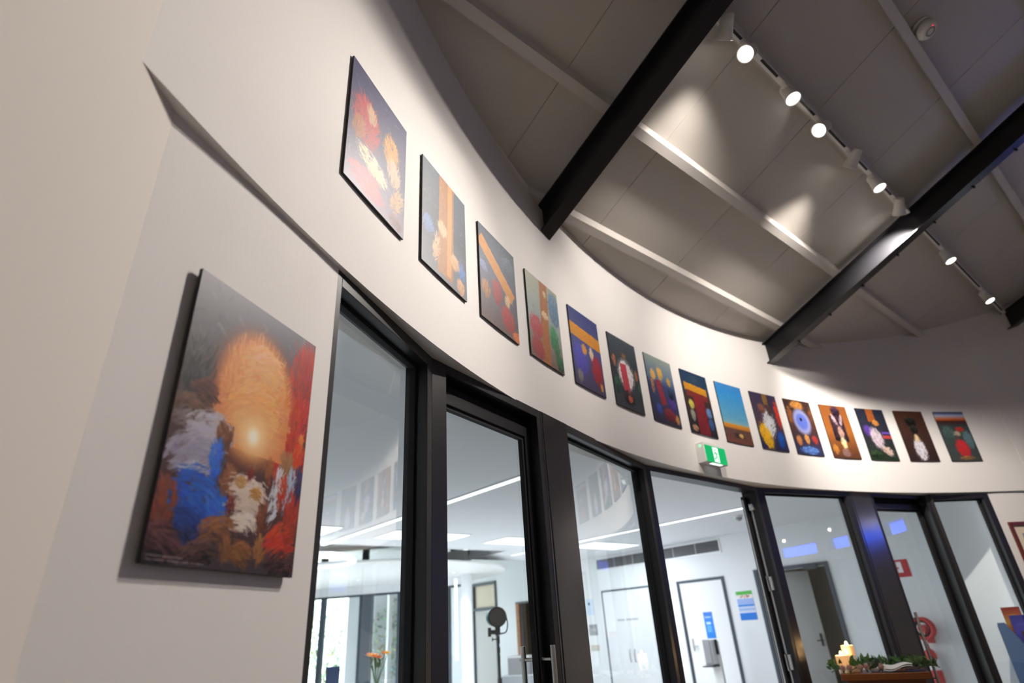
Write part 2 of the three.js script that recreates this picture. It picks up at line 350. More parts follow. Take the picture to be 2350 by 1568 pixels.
// [marks are: kind, centre x, centre y, radius x, radius y, turn, colour]
const arts = [
  ['first art panel from the left in the upper row, red and gold on dark blue', ['#48466a', '#4a4a66', '#8a7f92'], [['blob', 0.28, 0.40, 0.27, 0.24, -8, '#b83f44'], ['blob', 0.35, 0.30, 0.10, 0.09, 0, '#c9a27f'], ['blob', 0.72, 0.40, 0.17, 0.17, 0, '#cf8f3d'], ['blob', 0.78, 0.55, 0.15, 0.14, 0, '#c3a487'], ['blob', 0.16, 0.52, 0.11, 0.14, 20, '#a9683c'], ['blob', 0.42, 0.70, 0.30, 0.10, 12, '#e4cda2'], ['blob', 0.34, 0.88, 0.34, 0.12, 0, '#cc6469'], ['blob', 0.86, 0.76, 0.12, 0.15, 30, '#b9936a'], ['blob', 0.84, 0.93, 0.14, 0.07, 0, '#7d6267']]],
  ['second art panel from the left in the upper row, brown plank on slate', ['#56626f', '#3b4452', '#6d7078'], [['bar', 0.52, 0.46, 0.17, 0.50, 2, '#a8713f'], ['bar', 0.60, 0.45, 0.05, 0.48, 2, '#c88f52'], ['blob', 0.13, 0.62, 0.13, 0.09, 20, '#5b7aae'], ['blob', 0.88, 0.76, 0.10, 0.10, 0, '#587bb4'], ['blob', 0.44, 0.53, 0.12, 0.08, 0, '#d3ad86'], ['blob', 0.30, 0.76, 0.09, 0.17, 10, '#cfa57c'], ['blob', 0.72, 0.74, 0.13, 0.08, -40, '#c99c70'], ['blob', 0.85, 0.92, 0.10, 0.08, 0, '#cb9875']]],
  ['third art panel from the left in the upper row, slanting orange band over red', ['#4a5563', '#53576a', '#5e4b49'], [['bar', 0.45, 0.36, 0.52, 0.075, 33, '#c9873a'], ['blob', 0.10, 0.45, 0.10, 0.06, 0, '#6d79a5'], ['blob', 0.44, 0.62, 0.17, 0.16, 0, '#9a2f2f'], ['blob', 0.70, 0.82, 0.23, 0.15, 20, '#a33334'], ['blob', 0.72, 0.63, 0.09, 0.07, 0, '#c7a37a'], ['blob', 0.14, 0.68, 0.13, 0.11, 0, '#a06c40'], ['blob', 0.93, 0.95, 0.12, 0.07, 0, '#d5743a'], ['blob', 0.78, 0.20, 0.2, 0.12, 0, '#5a6c7e']]],
  ['fourth art panel from the left in the upper row, red and green beside brown bar', ['#a3a48f', '#8d9a99', '#6d5446'], [['blob', 0.85, 0.25, 0.22, 0.26, 0, '#5b7c9c'], ['bar', 0.50, 0.50, 0.12, 0.52, 3, '#a4612f'], ['blob', 0.22, 0.64, 0.22, 0.17, 0, '#b33b41'], ['blob', 0.22, 0.88, 0.22, 0.14, 0, '#a02e35'], ['blob', 0.78, 0.66, 0.17, 0.22, -10, '#2e7d4a'], ['blob', 0.88, 0.90, 0.14, 0.12, 0, '#1f5f3c'], ['blob', 0.52, 0.42, 0.11, 0.06, 0, '#d0b48b'], ['blob', 0.56, 0.14, 0.06, 0.05, 0, '#c7b58e']]],
  ['fifth art panel from the left in the upper row, orange bar over violet and red', ['#3d4476', '#454d80', '#3d3350'], [['bar', 0.50, 0.31, 0.55, 0.085, 3, '#cf8a2d'], ['blob', 0.25, 0.66, 0.26, 0.26, 0, '#4a46a8'], ['blob', 0.78, 0.70, 0.22, 0.24, 0, '#9c242f'], ['blob', 0.40, 0.50, 0.10, 0.08, 0, '#c98a3f'], ['blob', 0.64, 0.50, 0.09, 0.09, 0, '#d0b99b'], ['blob', 0.18, 0.88, 0.10, 0.09, 0, '#77706d'], ['blob', 0.88, 0.90, 0.06, 0.06, 0, '#c78a37']]],
  ['sixth art panel from the left in the upper row, white cloth shape on black', ['#414a52', '#2d343b', '#383a40'], [['blob', 0.49, 0.52, 0.32, 0.24, 8, '#d9cfd0'], ['bar', 0.44, 0.58, 0.11, 0.20, -4, '#b13945'], ['blob', 0.12, 0.72, 0.10, 0.14, 0, '#2d5c40'], ['blob', 0.93, 0.70, 0.06, 0.18, 0, '#2d5c40'], ['blob', 0.12, 0.38, 0.08, 0.09, 0, '#a56445'], ['blob', 0.88, 0.47, 0.07, 0.09, 0, '#a56445'], ['blob', 0.48, 0.84, 0.23, 0.12, 0, '#332a2e'], ['blob', 0.52, 0.86, 0.09, 0.06, 0, '#b0523c'], ['blob', 0.5, 0.26, 0.08, 0.05, 0, '#8b5a3a']]],
  ['seventh art panel from the left in the upper row, tan blocks above dark red', ['#8f9b8f', '#5a6f8e', ['#33406a', 0.45], '#2c2a3c'], [['blob', 0.22, 0.30, 0.11, 0.09, 0, '#dfab57'], ['blob', 0.50, 0.25, 0.13, 0.12, 0, '#dba94e'], ['blob', 0.80, 0.33, 0.08, 0.07, 0, '#c99738'], ['bar', 0.42, 0.55, 0.10, 0.18, -12, '#8e2e3a'], ['blob', 0.15, 0.48, 0.07, 0.13, 0, '#b77a3f'], ['blob', 0.62, 0.86, 0.27, 0.13, 0, '#7a2530'], ['blob', 0.25, 0.82, 0.11, 0.09, 0, '#33479c'], ['blob', 0.78, 0.68, 0.17, 0.12, 30, '#4b3585'], ['blob', 0.88, 0.90, 0.08, 0.07, 0, '#b5803f'], ['blob', 0.80, 0.52, 0.12, 0.1, 0, '#2b3a4d']]],
  ['eighth art panel from the left in the upper row, dark red column under orange', ['#16314f', '#233a50', ['#3a2824', 0.4], '#1e1c26'], [['glow', 0.48, 0.12, 0.26, 0.12, 0, '#b9bd9a', 0.7], ['bar', 0.48, 0.28, 0.42, 0.065, 3, '#cc8a1e'], ['bar', 0.50, 0.38, 0.40, 0.05, 3, '#7c2c22'], ['bar', 0.52, 0.70, 0.20, 0.30, 0, '#7d2029'], ['blob', 0.20, 0.55, 0.12, 0.08, 0, '#c2b44d'], ['blob', 0.18, 0.72, 0.10, 0.10, 0, '#8d8a7d'], ['blob', 0.83, 0.62, 0.13, 0.09, 0, '#5d84b5'], ['blob', 0.84, 0.80, 0.12, 0.11, 0, '#35578c'], ['blob', 0.17, 0.92, 0.12, 0.06, 0, '#a1795a']]],
  ['ninth art panel from the left in the upper row, blue sky with pale moon', ['#3f7fbe', '#2f86c8', ['#5b9ab8', 0.6], ['#7fa3a8', 0.68], ['#c98a2c', 0.70], ['#b87528', 0.75], ['#5b4139', 0.78], '#6b4034'], [['glow', 0.45, 0.21, 0.08, 0.055, 0, '#e9e7e0', 0.35], ['blob', 0.50, 0.87, 0.27, 0.055, 0, '#362a2c'], ['blob', 0.58, 0.87, 0.11, 0.04, 0, '#dcae62']]],
  ['tenth art panel from the left in the upper row, white between yellow, red and blue', ['#3a3450', '#4b3a45', '#27284a'], [['blob', 0.48, 0.55, 0.27, 0.30, 14, '#d5d8dc'], ['blob', 0.92, 0.35, 0.12, 0.30, 0, '#e8401c'], ['blob', 0.26, 0.78, 0.24, 0.28, -18, '#ecb214'], ['blob', 0.80, 0.80, 0.16, 0.18, 10, '#1557b5'], ['bar', 0.55, 0.10, 0.09, 0.10, 0, '#8b6631'], ['blob', 0.33, 0.28, 0.15, 0.10, 0, '#86543f'], ['blob', 0.60, 0.30, 0.10, 0.12, 0, '#5d3a2b']]],
  ['eleventh art panel from the left in the upper row, round blue disc on brown', ['#3a2620', '#4b3029', '#2b2f55'], [['blob', 0.45, 0.10, 0.30, 0.10, 0, '#d28d3f'], ['blob', 0.10, 0.30, 0.12, 0.20, 0, '#9a5c33'], ['blob', 0.92, 0.30, 0.10, 0.22, 0, '#7c4a30'], ['glow', 0.50, 0.40, 0.36, 0.27, 0, '#8f93c4', 0.25], ['glow', 0.50, 0.40, 0.24, 0.17, 0, '#5f72c8', 0.3], ['glow', 0.48, 0.36, 0.05, 0.04, 0, '#181828', 0.3], ['blob', 0.50, 0.72, 0.10, 0.10, 0, '#d8954d'], ['blob', 0.80, 0.72, 0.13, 0.08, 0, '#b2322d'], ['blob', 0.2, 0.76, 0.12, 0.10, 0, '#c47d45'], ['blob', 0.50, 0.92, 0.40, 0.09, 0, '#5d8ad8']]],
  ['twelfth art panel from the left in the upper row, pale streak on orange brown', ['#8a5026', '#a05f28', '#54311f'], [['blob', 0.55, 0.13, 0.20, 0.14, 0, '#33213b'], ['bar', 0.50, 0.45, 0.25, 0.24, 0, '#3a2733'], ['blob', 0.42, 0.28, 0.07, 0.14, -22, '#d2b6bd'], ['blob', 0.66, 0.28, 0.06, 0.14, 18, '#d2b6bd'], ['blob', 0.53, 0.52, 0.12, 0.14, 0, '#c49a8c'], ['blob', 0.52, 0.72, 0.12, 0.12, 0, '#ead7a4'], ['blob', 0.50, 0.90, 0.17, 0.09, 0, '#8d6a63'], ['blob', 0.15, 0.85, 0.12, 0.10, 0, '#b97a33']]],
  ['thirteenth art panel from the left in the upper row, lilac form on near black', ['#222838', '#2a2a36', '#22301f'], [['bar', 0.48, 0.12, 0.13, 0.13, 0, '#a75a24'], ['blob', 0.58, 0.28, 0.13, 0.07, 0, '#c5803a'], ['blob', 0.22, 0.44, 0.18, 0.12, 0, '#5a3a99'], ['bar', 0.85, 0.55, 0.16, 0.03, 0, '#b94040'], ['bar', 0.85, 0.47, 0.16, 0.02, 0, '#6b4bb0'], ['blob', 0.46, 0.58, 0.24, 0.24, -10, '#cdbbc6'], ['blob', 0.70, 0.82, 0.22, 0.10, 25, '#d2b3a5'], ['blob', 0.25, 0.90, 0.25, 0.09, 0, '#2c4426']]],
  ['fourteenth art panel from the left in the upper row, white cone on dark brown', ['#4a2a1c', '#3c261e', '#2c1d1a'], [['glow', 0.48, 0.12, 0.30, 0.14, 0, '#b5693f', 0.8], ['blob', 0.48, 0.22, 0.23, 0.12, 0, '#12160f'], ['blob', 0.50, 0.38, 0.14, 0.10, 0, '#0f120e'], ['blob', 0.48, 0.78, 0.23, 0.26, 0, '#d6d2dc'], ['blob', 0.49, 0.55, 0.09, 0.09, 0, '#d9c091']]],
  ['fifteenth art panel, last at the right of the upper row, red under striped sunset', ['#27386f', ['#c3cbe8', 0.08], ['#d4622e', 0.16], ['#4a2620', 0.2], ['#3c4a48', 0.3], '#3a3f3c'], [['blob', 0.25, 0.45, 0.24, 0.18, 0, '#4f6763'], ['blob', 0.82, 0.58, 0.17, 0.22, 0, '#63828a'], ['blob', 0.52, 0.75, 0.25, 0.22, 0, '#c51f22'], ['blob', 0.66, 0.36, 0.16, 0.06, 0, '#cc2b24'], ['blob', 0.52, 0.45, 0.13, 0.06, 0, '#b7a48e'], ['blob', 0.55, 0.94, 0.30, 0.05, 0, '#8d6537']]],
];
const bodyArt = B(-AW / 2, AW / 2, -AH / 2, AH / 2, -0.008, 0), backArt = B(-AW / 2 + 0.05, AW / 2 - 0.05, -AH / 2 + 0.05, AH / 2 - 0.05, -0.017, -0.008);
const backFlat = B(-AW / 2 + 0.04, AW / 2 - 0.04, -AH / 2 + 0.04, AH / 2 - 0.04, -0.0135, -0.008);
const printGeo = new THREE.PlaneGeometry(AW - 0.001, AH - 0.001).translate(0, 0, 0.0006);
const printEdges = B(-AW / 2 + 0.0005, AW / 2 - 0.0005, -AH / 2 + 0.0005, AH / 2 - 0.0005, 0, 0.0005);
function artPanel(label, map, pos, turn, group, batten = backFlat) {
  const o = thing('art_panel', label, 'art print', pos, turn, group);
  part('backing_batten', batten, M.blackMatt, o);
  part('board', bodyArt, M.black, o);
  const p = part('print', merge([printEdges.clone(), printGeo.clone()]), new THREE.MeshPhysicalMaterial({ map, roughness: 0.45, specularIntensity: 0.6 }), o);
  return o;
}
const artPhi = [-1.2603, -1.1847, -1.109, -1.034, -0.9576, -0.8814, -0.8065, -0.7301, -0.655, -0.5796, -0.5061, -0.43, -0.354, -0.2763, -0.1978];
artPhi.forEach((p, i) => {
  const phi = p + 0.7220, [x, z] = at(phi, R - 0.0105), [label, bg, marks] = arts[i];
  artPanel(label, artMap(416, 596, 100 + i, bg, marks), [x, 1.35 + 2.1635 * 0.66 + 0.297 - 0.0005, z], -phi, 'unframed art panels in a row on the curved wall');
});

// ------------------------------------------------------------------ facade below the bulkhead: flat facets
const PT = { L: [0.055, -1.129], A: [1.204, -1.886], B: [3.553, -2.621], C: [5.228, -2.655], D: [7.696, -1.977], E: [8.723, -1.334] };
function facetMatrix(a, b, k = KF) {
  const A = PT[a], Bp = PT[b], dx = Bp[0] - A[0], dz = Bp[1] - A[1], L = Math.hypot(dx, dz);
  return { pos: [A[0] * k, 1.35 * (1 - k), A[1] * k], turn: Math.atan2(-dz, dx), L, k };
}
const F = { LA: facetMatrix('L', 'A'), AB: facetMatrix('A', 'B'), BC: facetMatrix('B', 'C'), CD: facetMatrix('C', 'D'), DE: facetMatrix('D', 'E', 1.005) };
function onFacet(name, f) { const o = structure(name); o.position.set(...F[f].pos); o.rotation.y = F[f].turn; o.scale.setScalar(F[f].k); return o; }
function wallOn(name, f, u0, u1, y0 = 0, y1 = HEAD) { const o = structure(name, B(u0, u1, y0, y1, -0.13, 0), M.wall); o.position.set(...F[f].pos); o.rotation.y = F[f].turn; o.scale.setScalar(F[f].k); return o; }
const T = HEAD;
wallOn('wall_left_of_glazing', 'LA', -0.02, 0.655);
wallOn('wall_right_of_glazing', 'DE', 0.738, 1.45);
// fixed light: frame u0..u1 outer, face widths fl / fr, glass set back
function fixedLight(o, u0, u1, fl, fr, opts = {}) {
  const head = opts.head ?? 0.05, gz = -0.062, fm = M.frame, D = 0.10;
  part('jamb', RB(u0, u0 + fl, 0, T, -D, 0, 0.002), fm, o);
  part('jamb', RB(u1 - fr, u1, 0, T, -D, 0, 0.002), fm, o);
  part('head', RB(u0 + fl, u1 - fr, T - head, T, -D, 0, 0.002), fm, o);
  part('sill', RB(u0 + fl, u1 - fr, 0, 0.08, -D, 0, 0.002), fm, o);
  const a = u0 + fl, b = u1 - fr, h = T - head, bead = 0.014;
  part('glazing_bead', merge([B(a, a + bead, 0.08, h, gz - 0.012, gz + 0.014), B(b - bead, b, 0.08, h, gz - 0.012, gz + 0.014), B(a + bead, b - bead, h - bead, h, gz - 0.012, gz + 0.014), B(a + bead, b - bead, 0.08, 0.08 + bead, gz - 0.012, gz + 0.014)]), M.gasket, o);
  part('pane', new THREE.PlaneGeometry(b - a - 2 * bead + 0.004, h - 0.08 - 2 * bead + 0.004).translate((a + b) / 2, (h + 0.08) / 2, gz), M.glass, o);
}
fixedLight(onFacet('window_1', 'LA'), 0.655, F.LA.L, 0.026, 0.045, { head: 0.055 });
fixedLight(onFacet('window_2', 'AB'), 1.206, F.AB.L, 0.0, 0.055);
fixedLight(onFacet('window_3', 'CD'), 0.0, 1.250, 0.085, 0.05);
fixedLight(onFacet('window_4', 'DE'), -0.06, 0.735, 0.085, 0.075);
function trimPanel(name, f, u0, u1, line) {
  const o = onFacet(name, f);
  part('face_sheet', RB(u0, u1, 0, T, -0.10, 0.002, 0.002), M.framePanel, o);
  part('edge_bead', RB(line - 0.004, line + 0.004, 0, T - 0.002, 0.002, 0.0045, 0.001), M.frame, o);
}
trimPanel('trim_1', 'AB', 0.905, 1.206, 0.925);
trimPanel('trim_2', 'CD', 1.250, 1.560, 1.270);
// leaf doors
function leafDoor(name, f, u0, u1, j0, j1, handleU) {
  const o = onFacet(name, f), dz = -0.05, th = 0.045, st = 0.055, top = 2.315;
  part('jamb', RB(u0 - j0, u0, 0, T, -0.11, 0, 0.002), M.frame, o);
  part('jamb', RB(u1, u1 + j1, 0, T, -0.11, 0, 0.002), M.frame, o);
  part('head', RB(u0, u1, T - 0.045, T, -0.11, 0, 0.002), M.frame, o);
  part('closer_recess', B(u0, u1, top + 0.006, T - 0.045, -0.11, -0.085), M.gasket, o);
  part('jamb_stop', B(u1 - 0.012, u1, 0, top, dz - th, dz - 0.004), M.gasket, o);
  const s1 = part('stile', RB(u0 + 0.004, u0 + st, 0.01, top, dz - th, dz, 0.003), M.frame, o);
  const s2 = part('stile', RB(u1 - st, u1 - 0.014, 0.01, top, dz - th, dz, 0.003), M.frame, o);
  part('top_rail', RB(u0 + st, u1 - st, top - 0.06, top, dz - th, dz, 0.003), M.frame, o);
  part('bottom_rail', RB(u0 + st, u1 - st, 0.01, 0.14, dz - th, dz, 0.003), M.frame, o);
  const a = u0 + st, b = u1 - st, h = top - 0.06, gz = dz - 0.022, k = 0.016;
  part('glazing_bead', merge([B(a, a + k, 0.14, h, gz - 0.012, gz + 0.013), B(b - k, b, 0.14, h, gz - 0.012, gz + 0.013), B(a + k, b - k, h - k, h, gz - 0.012, gz + 0.013), B(a + k, b - k, 0.14, 0.14 + k, gz - 0.012, gz + 0.013)]), M.gasket, o);
  part('pane', new THREE.PlaneGeometry(b - a - 2 * k + 0.004, h - 0.14 - 2 * k + 0.004).translate((a + b) / 2, (h + 0.14) / 2, gz), M.glass, o);
  for (const sgn of [1, -1]) {
    const z0 = sgn > 0 ? dz : dz - th, z1 = z0 + sgn * 0.055, hd = part('pull_handle', CY(0.0125, 0.60, 20), M.steel, o, handleU, 0.985, z1);
    for (const yy of [0.245, -0.245]) part('standoff', new THREE.CylinderGeometry(0.008, 0.008, 0.055, 14).rotateX(Math.PI / 2), M.steel, hd, 0, yy, -sgn * 0.0275);
  }
}
leafDoor('door_1', 'AB', 0.094, 0.862, 0.094, 0.043, 0.825);
leafDoor('door_2', 'CD', 1.600, 2.430, 0.040, 0.045, 1.645);
{ // dark return post where the last two facets meet
  const D = PT.D, a = Math.atan2(-D[1], D[0]), L = Math.hypot(...D), o = structure('trim_3', B(L * 1.005 - 0.01, L * KF + 0.02, 0, HEAD + 0.01, -0.02, 0.02), M.frame); o.rotation.y = a;
}
{ // open doorway in the middle facet
  const o = onFacet('door_3', 'BC');
  part('jamb', RB(0, 0.055, 0, T, -0.11, 0, 0.002), M.frame, o);
  part('head', RB(0.055, 1.62, T - 0.045, T, -0.11, 0, 0.002), M.frame, o);
  const j = part('jamb', RB(1.62, F.BC.L, 0, T, -0.13, 0, 0.002), M.frame, o);
  part('seal_channel', B(1.614, 1.62, 0.05, 2.20, -0.075, -0.060), M.silver, o);
  part('folded_stile', RB(1.575, 1.612, 0.02, 2.33, -0.128, -0.090, 0.003), M.frame, o);
  part('seal_channel', B(1.570, 1.576, 0.05, 2.30, -0.117, -0.106), M.silver, o);
  const bolt = part('pivot_block', RB(1.585, 1.62, 2.20, 2.255, -0.075, -0.035, 0.004), M.silver, o);
  part('pivot_pin', CY(0.011, 0.012, 16).rotateZ(Math.PI / 2), M.whiteGloss, bolt, 1.581, 2.232, -0.055);
  for (const y of [1.585, 0.99]) {
    const h = part('hinge', RB(1.600, 1.622, y - 0.055, y + 0.055, -0.055, -0.030, 0.003), M.silver, o);
    part('hinge_pin', CY(0.008, 0.12, 14), M.steel, h, 1.596, y, -0.068);
  }
}

// the large art panel beside the glazing
function bigArt() {
  const w = 900, h = 1290;
  const map = artMap(w, h, 77, ['#77747f', '#55525b', ['#443a3f', 0.32], ['#46302e', 0.5], ['#4b2f2e', 0.8], '#3d3238'], [
    ['blob', 0.93, 0.33, 0.22, 0.36, 0, '#c92c23'], ['blob', 0.95, 0.15, 0.16, 0.16, 10, '#b5302a'], ['blob', 0.80, 0.48, 0.16, 0.26, 0, '#c63a1f'],
    ['glow', 0.52, 0.37, 0.40, 0.315, 0, '#b9501f', 0.5], ['glow', 0.52, 0.36, 0.33, 0.27, 0, '#dd8a45', 0.25], ['bar', 0.53, 0.47, 0.28, 0.12, 0, '#dd8850'],
    ['blob', 0.52, 0.33, 0.29, 0.22, 0, '#e79b56'], ['blob', 0.55, 0.24, 0.20, 0.10, 0, '#eeab6c'], ['blob', 0.53, 0.42, 0.24, 0.14, 0, '#eda55c'],
    ['glow', 0.54, 0.52, 0.26, 0.14, 0, '#f2bd80', 0.9], ['glow', 0.54, 0.525, 0.13, 0.09, 0, '#ffd9a0', 0.9], ['glow', 0.54, 0.525, 0.06, 0.045, 0, '#fff6e0', 0.7],
    ['blob', 0.06, 0.34, 0.15, 0.14, 0, '#3f3b40'], ['blob', 0.16, 0.43, 0.10, 0.05, 0, '#5e2c24'], ['blob', 0.10, 0.50, 0.12, 0.05, 0, '#6a4637'], ['blob', 0.06, 0.55, 0.08, 0.04, 0, '#7c6b68'],
    ['blob', 0.24, 0.57, 0.18, 0.09, -18, '#b3adbb'], ['blob', 0.14, 0.65, 0.17, 0.08, -10, '#9a94aa'], ['blob', 0.20, 0.70, 0.14, 0.03, -8, '#b5afc0'],
    ['blob', 0.34, 0.56, 0.07, 0.05, 0, '#7d4c2f'], ['blob', 0.31, 0.65, 0.06, 0.08, 0, '#2f6cd8'],
    ['blob', 0.22, 0.79, 0.19, 0.11, 12, '#2154ba'], ['blob', 0.36, 0.80, 0.09, 0.06, -30, '#2b63c8'], ['blob', 0.18, 0.88, 0.12, 0.07, 10, '#1b3474'],
    ['blob', 0.41, 0.71, 0.07, 0.07, 0, '#8a5636'], ['blob', 0.06, 0.86, 0.09, 0.14, 0, '#7c3a26'], ['blob', 0.05, 0.94, 0.16, 0.08, 0, '#553033'],
    ['blob', 0.56, 0.72, 0.17, 0.06, 4, '#d9c4b6'], ['blob', 0.55, 0.78, 0.14, 0.06, 0, '#cdb6a6'], ['blob', 0.56, 0.84, 0.12, 0.045, -5, '#d8cabb'], ['blob', 0.62, 0.73, 0.05, 0.03, 0, '#b4803f'], ['blob', 0.50, 0.70, 0.05, 0.025, 0, '#b98a4d'], ['blob', 0.56, 0.665, 0.03, 0.025, 0, '#7b1c1c'], ['blob', 0.45, 0.79, 0.035, 0.035, 0, '#74231f'],
    ['blob', 0.85, 0.585, 0.08, 0.055, 0, '#a0714a'], ['blob', 0.70, 0.63, 0.045, 0.06, 0, '#96592f'], ['blob', 0.78, 0.71, 0.06, 0.13, 8, '#c9ccd6'], ['blob', 0.89, 0.68, 0.06, 0.11, 10, '#a3b2cb'], ['blob', 0.83, 0.70, 0.045, 0.09, 4, '#b8391f'],
    ['blob', 0.97, 0.65, 0.05, 0.11, 0, '#2b376f'], ['blob', 0.94, 0.53, 0.06, 0.06, 0, '#d84c22'], ['blob', 0.95, 0.46, 0.03, 0.03, 0, '#e0813a'], ['blob', 0.85, 0.88, 0.15, 0.08, -12, '#c43e1f'], ['blob', 0.93, 0.79, 0.08, 0.13, 0, '#a83822'], ['blob', 0.69, 0.81, 0.05, 0.07, 0, '#7c4226'],
    ['blob', 0.38, 0.87, 0.14, 0.05, -14, '#8b5837'], ['blob', 0.30, 0.95, 0.15, 0.045, -10, '#57382f'], ['blob', 0.57, 0.94, 0.10, 0.05, 0, '#85552d'], ['blob', 0.70, 0.92, 0.05, 0.06, 0, '#9b6538'], ['blob', 0.46, 0.93, 0.05, 0.05, 0, '#87552f'], ['blob', 0.88, 0.96, 0.14, 0.05, 0, '#4d2a29'],
  ], (g, W, H, U) => {
    srand(900); g.globalAlpha = 0.62; g.fillStyle = '#d8cfd2';   // two lines of tiny caption print, too small to read
    for (const [y, n] of [[0.975, 34], [0.9865, 56]]) { let x = 0.02 * W; for (let i = 0; i < n; i++) { const q = rr(2.2, 5); if (rnd() > 0.16) g.fillRect(x, y * H + rr(-1, 1), q, rr(3, 5.5)); x += q + 1.6; } }
    g.globalAlpha = 1;
  });
  const f = F.LA, c = Math.cos(f.turn), s = Math.sin(f.turn), u = 0.349, d = 0.0175;
  artPanel('large unframed art panel on the lower left wall, orange glow between grey and red', map, [f.pos[0] + (u * c + d * s) * KF, 1.35 + 0.437 * KF, f.pos[2] + (-u * s + d * c) * KF], f.turn, undefined, backArt).scale.setScalar(KF);
}
bigArt();

{ // green exit sign on the bulkhead
  const phi = -0.0115, [x, z] = at(phi, R);
  const o = thing('exit_sign', 'green running-man exit sign in a white box on the curved wall', 'exit sign', [x, 2.592, z], -phi);
  part('housing', RB(-0.165, 0.165, -0.085, 0.088, -0.02, 0.078, 0.006), M.white, o);
  const map = canvasMap(512, 220, (g, w, h) => {
    g.fillStyle = '#06a05c'; g.fillRect(0, 0, w, h);
    g.fillStyle = '#eafff2'; g.fillRect(190, 12, 132, 196);                         // white doorway
    g.strokeStyle = '#06a05c'; g.fillStyle = '#06a05c'; g.lineCap = 'round'; g.lineJoin = 'round';
    g.beginPath(); g.arc(246, 50, 15, 0, 7); g.fill();                               // running figure
    g.lineWidth = 22; g.beginPath(); g.moveTo(250, 78); g.lineTo(262, 122); g.stroke();
    g.lineWidth = 13; g.beginPath(); g.moveTo(248, 78); g.lineTo(216, 92); g.lineTo(212, 116); g.stroke();
    g.beginPath(); g.moveTo(252, 80); g.lineTo(284, 100); g.lineTo(304, 88); g.stroke();
    g.lineWidth = 15; g.beginPath(); g.moveTo(262, 122); g.lineTo(292, 146); g.lineTo(286, 190); g.stroke();
    g.beginPath(); g.moveTo(260, 122); g.lineTo(240, 156); g.lineTo(204, 168); g.stroke();
  });
  part('legend', new THREE.BoxGeometry(0.318, 0.142, 0.003).translate(0, -0.010, 0.079), new THREE.MeshStandardMaterial({ map, emissiveMap: map, emissive: 0xffffff, emissiveIntensity: 0.75, roughness: 0.35 }), o);
  part('status_light', new THREE.SphereGeometry(0.009, 12, 8).translate(-0.166, 0.055, 0.045), glow(rgb(0.15, 1, 0.35), 2.2), o);
  part('downlight_slot', B(-0.075, 0.085, -0.088, -0.085, 0.045, 0.075), glow(rgb(0.85, 1, 0.92), 1.6), o);
  const L = new THREE.RectAreaLight(rgb(0.3, 1, 0.55), 0.6, 0.31, 0.14); L.position.set(x, 2.582, z + 0.085); L.lookAt(x, 2.582, z + 1); scene.add(L);
}

// ------------------------------------------------------------------ framed picture on the right wall
{
  const f = F.DE, c = Math.cos(f.turn), s = Math.sin(f.turn), u = 1.13, w = 0.62, h = 0.82;
  const o = thing('framed_picture', 'picture in a dark red wooden frame with cream mount, right of the glazing', 'picture', [f.pos[0] + (u * c + 0.001 * s) * f.k, 1.35 + 0.335 * f.k, f.pos[2] + (-u * s + 0.001 * c) * f.k], f.turn);
  const t = 0.04, D = 0.025;
  part('frame_rail', RB(-w / 2, w / 2, h / 2 - t, h / 2, 0, D, 0.004), M.redWood, o); part('frame_rail', RB(-w / 2, w / 2, -h / 2, -h / 2 + t, 0, D, 0.004), M.redWood, o);
  part('frame_rail', RB(-w / 2, -w / 2 + t, -h / 2 + t, h / 2 - t, 0, D, 0.004), M.redWood, o); part('frame_rail', RB(w / 2 - t, w / 2, -h / 2 + t, h / 2 - t, 0, D, 0.004), M.redWood, o);
  part('mount_board', B(-w / 2 + t, w / 2 - t, -h / 2 + t, h / 2 - t, 0.002, 0.010), M.cream, o);
  part('print', B(-w / 2 + 0.12, w / 2 - 0.12, -h / 2 + 0.12, h / 2 - 0.12, 0.010, 0.012), new THREE.MeshStandardMaterial({ roughness: 0.6, map: artMap(256, 360, 55, ['#8d93a8', '#6c7492', '#77706a'], [['blob', 0.5, 0.5, 0.3, 0.25, 0, '#8f8575']]) }), o);
}

// ------------------------------------------------------------------ lobby shell
const LX0 = -0.6, LX1 = 11.15, LCEIL = 2.83, EDGE = -9.75;
{
  const s = new THREE.Shape(); s.moveTo(LX0, 12);                // shape y = -z
  s.lineTo(LX0, -EDGE); s.lineTo(LX1, -EDGE); s.lineTo(LX1, 1.0); const n = 40;
  for (let i = 0; i <= n; i++) { const [x, z] = at(0.62 - (1.28 * i) / n, R + 0.12); s.lineTo(x, -z); }
  s.lineTo(LX0, 1.0); s.closePath();
  const g = new THREE.ExtrudeGeometry(s, { depth: 0.12, bevelEnabled: false }); g.rotateX(-Math.PI / 2); g.translate(0, LCEIL, 0);
  structure('ceiling_lobby', g, M.lobbyCeil);
}
structure('ceiling_lobby', B(LX0 - 0.2, LX1 + 2.6, 3.62, 3.75, -18.4, EDGE + 0.1), M.lobbyCeil);
structure('ceiling_lobby', B(8.0, LX1, LCEIL, LCEIL + 0.12, -11.04, EDGE), M.lobbyCeil);
structure('wall_lobby_bulkhead', merge([B(LX0, 8.0, LCEIL, 3.62, EDGE, EDGE + 0.1), B(8.0, 8.1, LCEIL + 0.12, 3.62, -11.04, EDGE), B(8.0, LX1, LCEIL + 0.12, 3.62, -11.04, -10.94)]), M.lobbyCeil);
structure('floor_lobby', B(LX0, 13.6, -0.06, -0.005, -18.2, -0.6), M.tile);
structure('wall_lobby_left', B(LX0 - 0.15, LX0, 0, 3.7, -18.2, -0.9), M.lobbyWall);
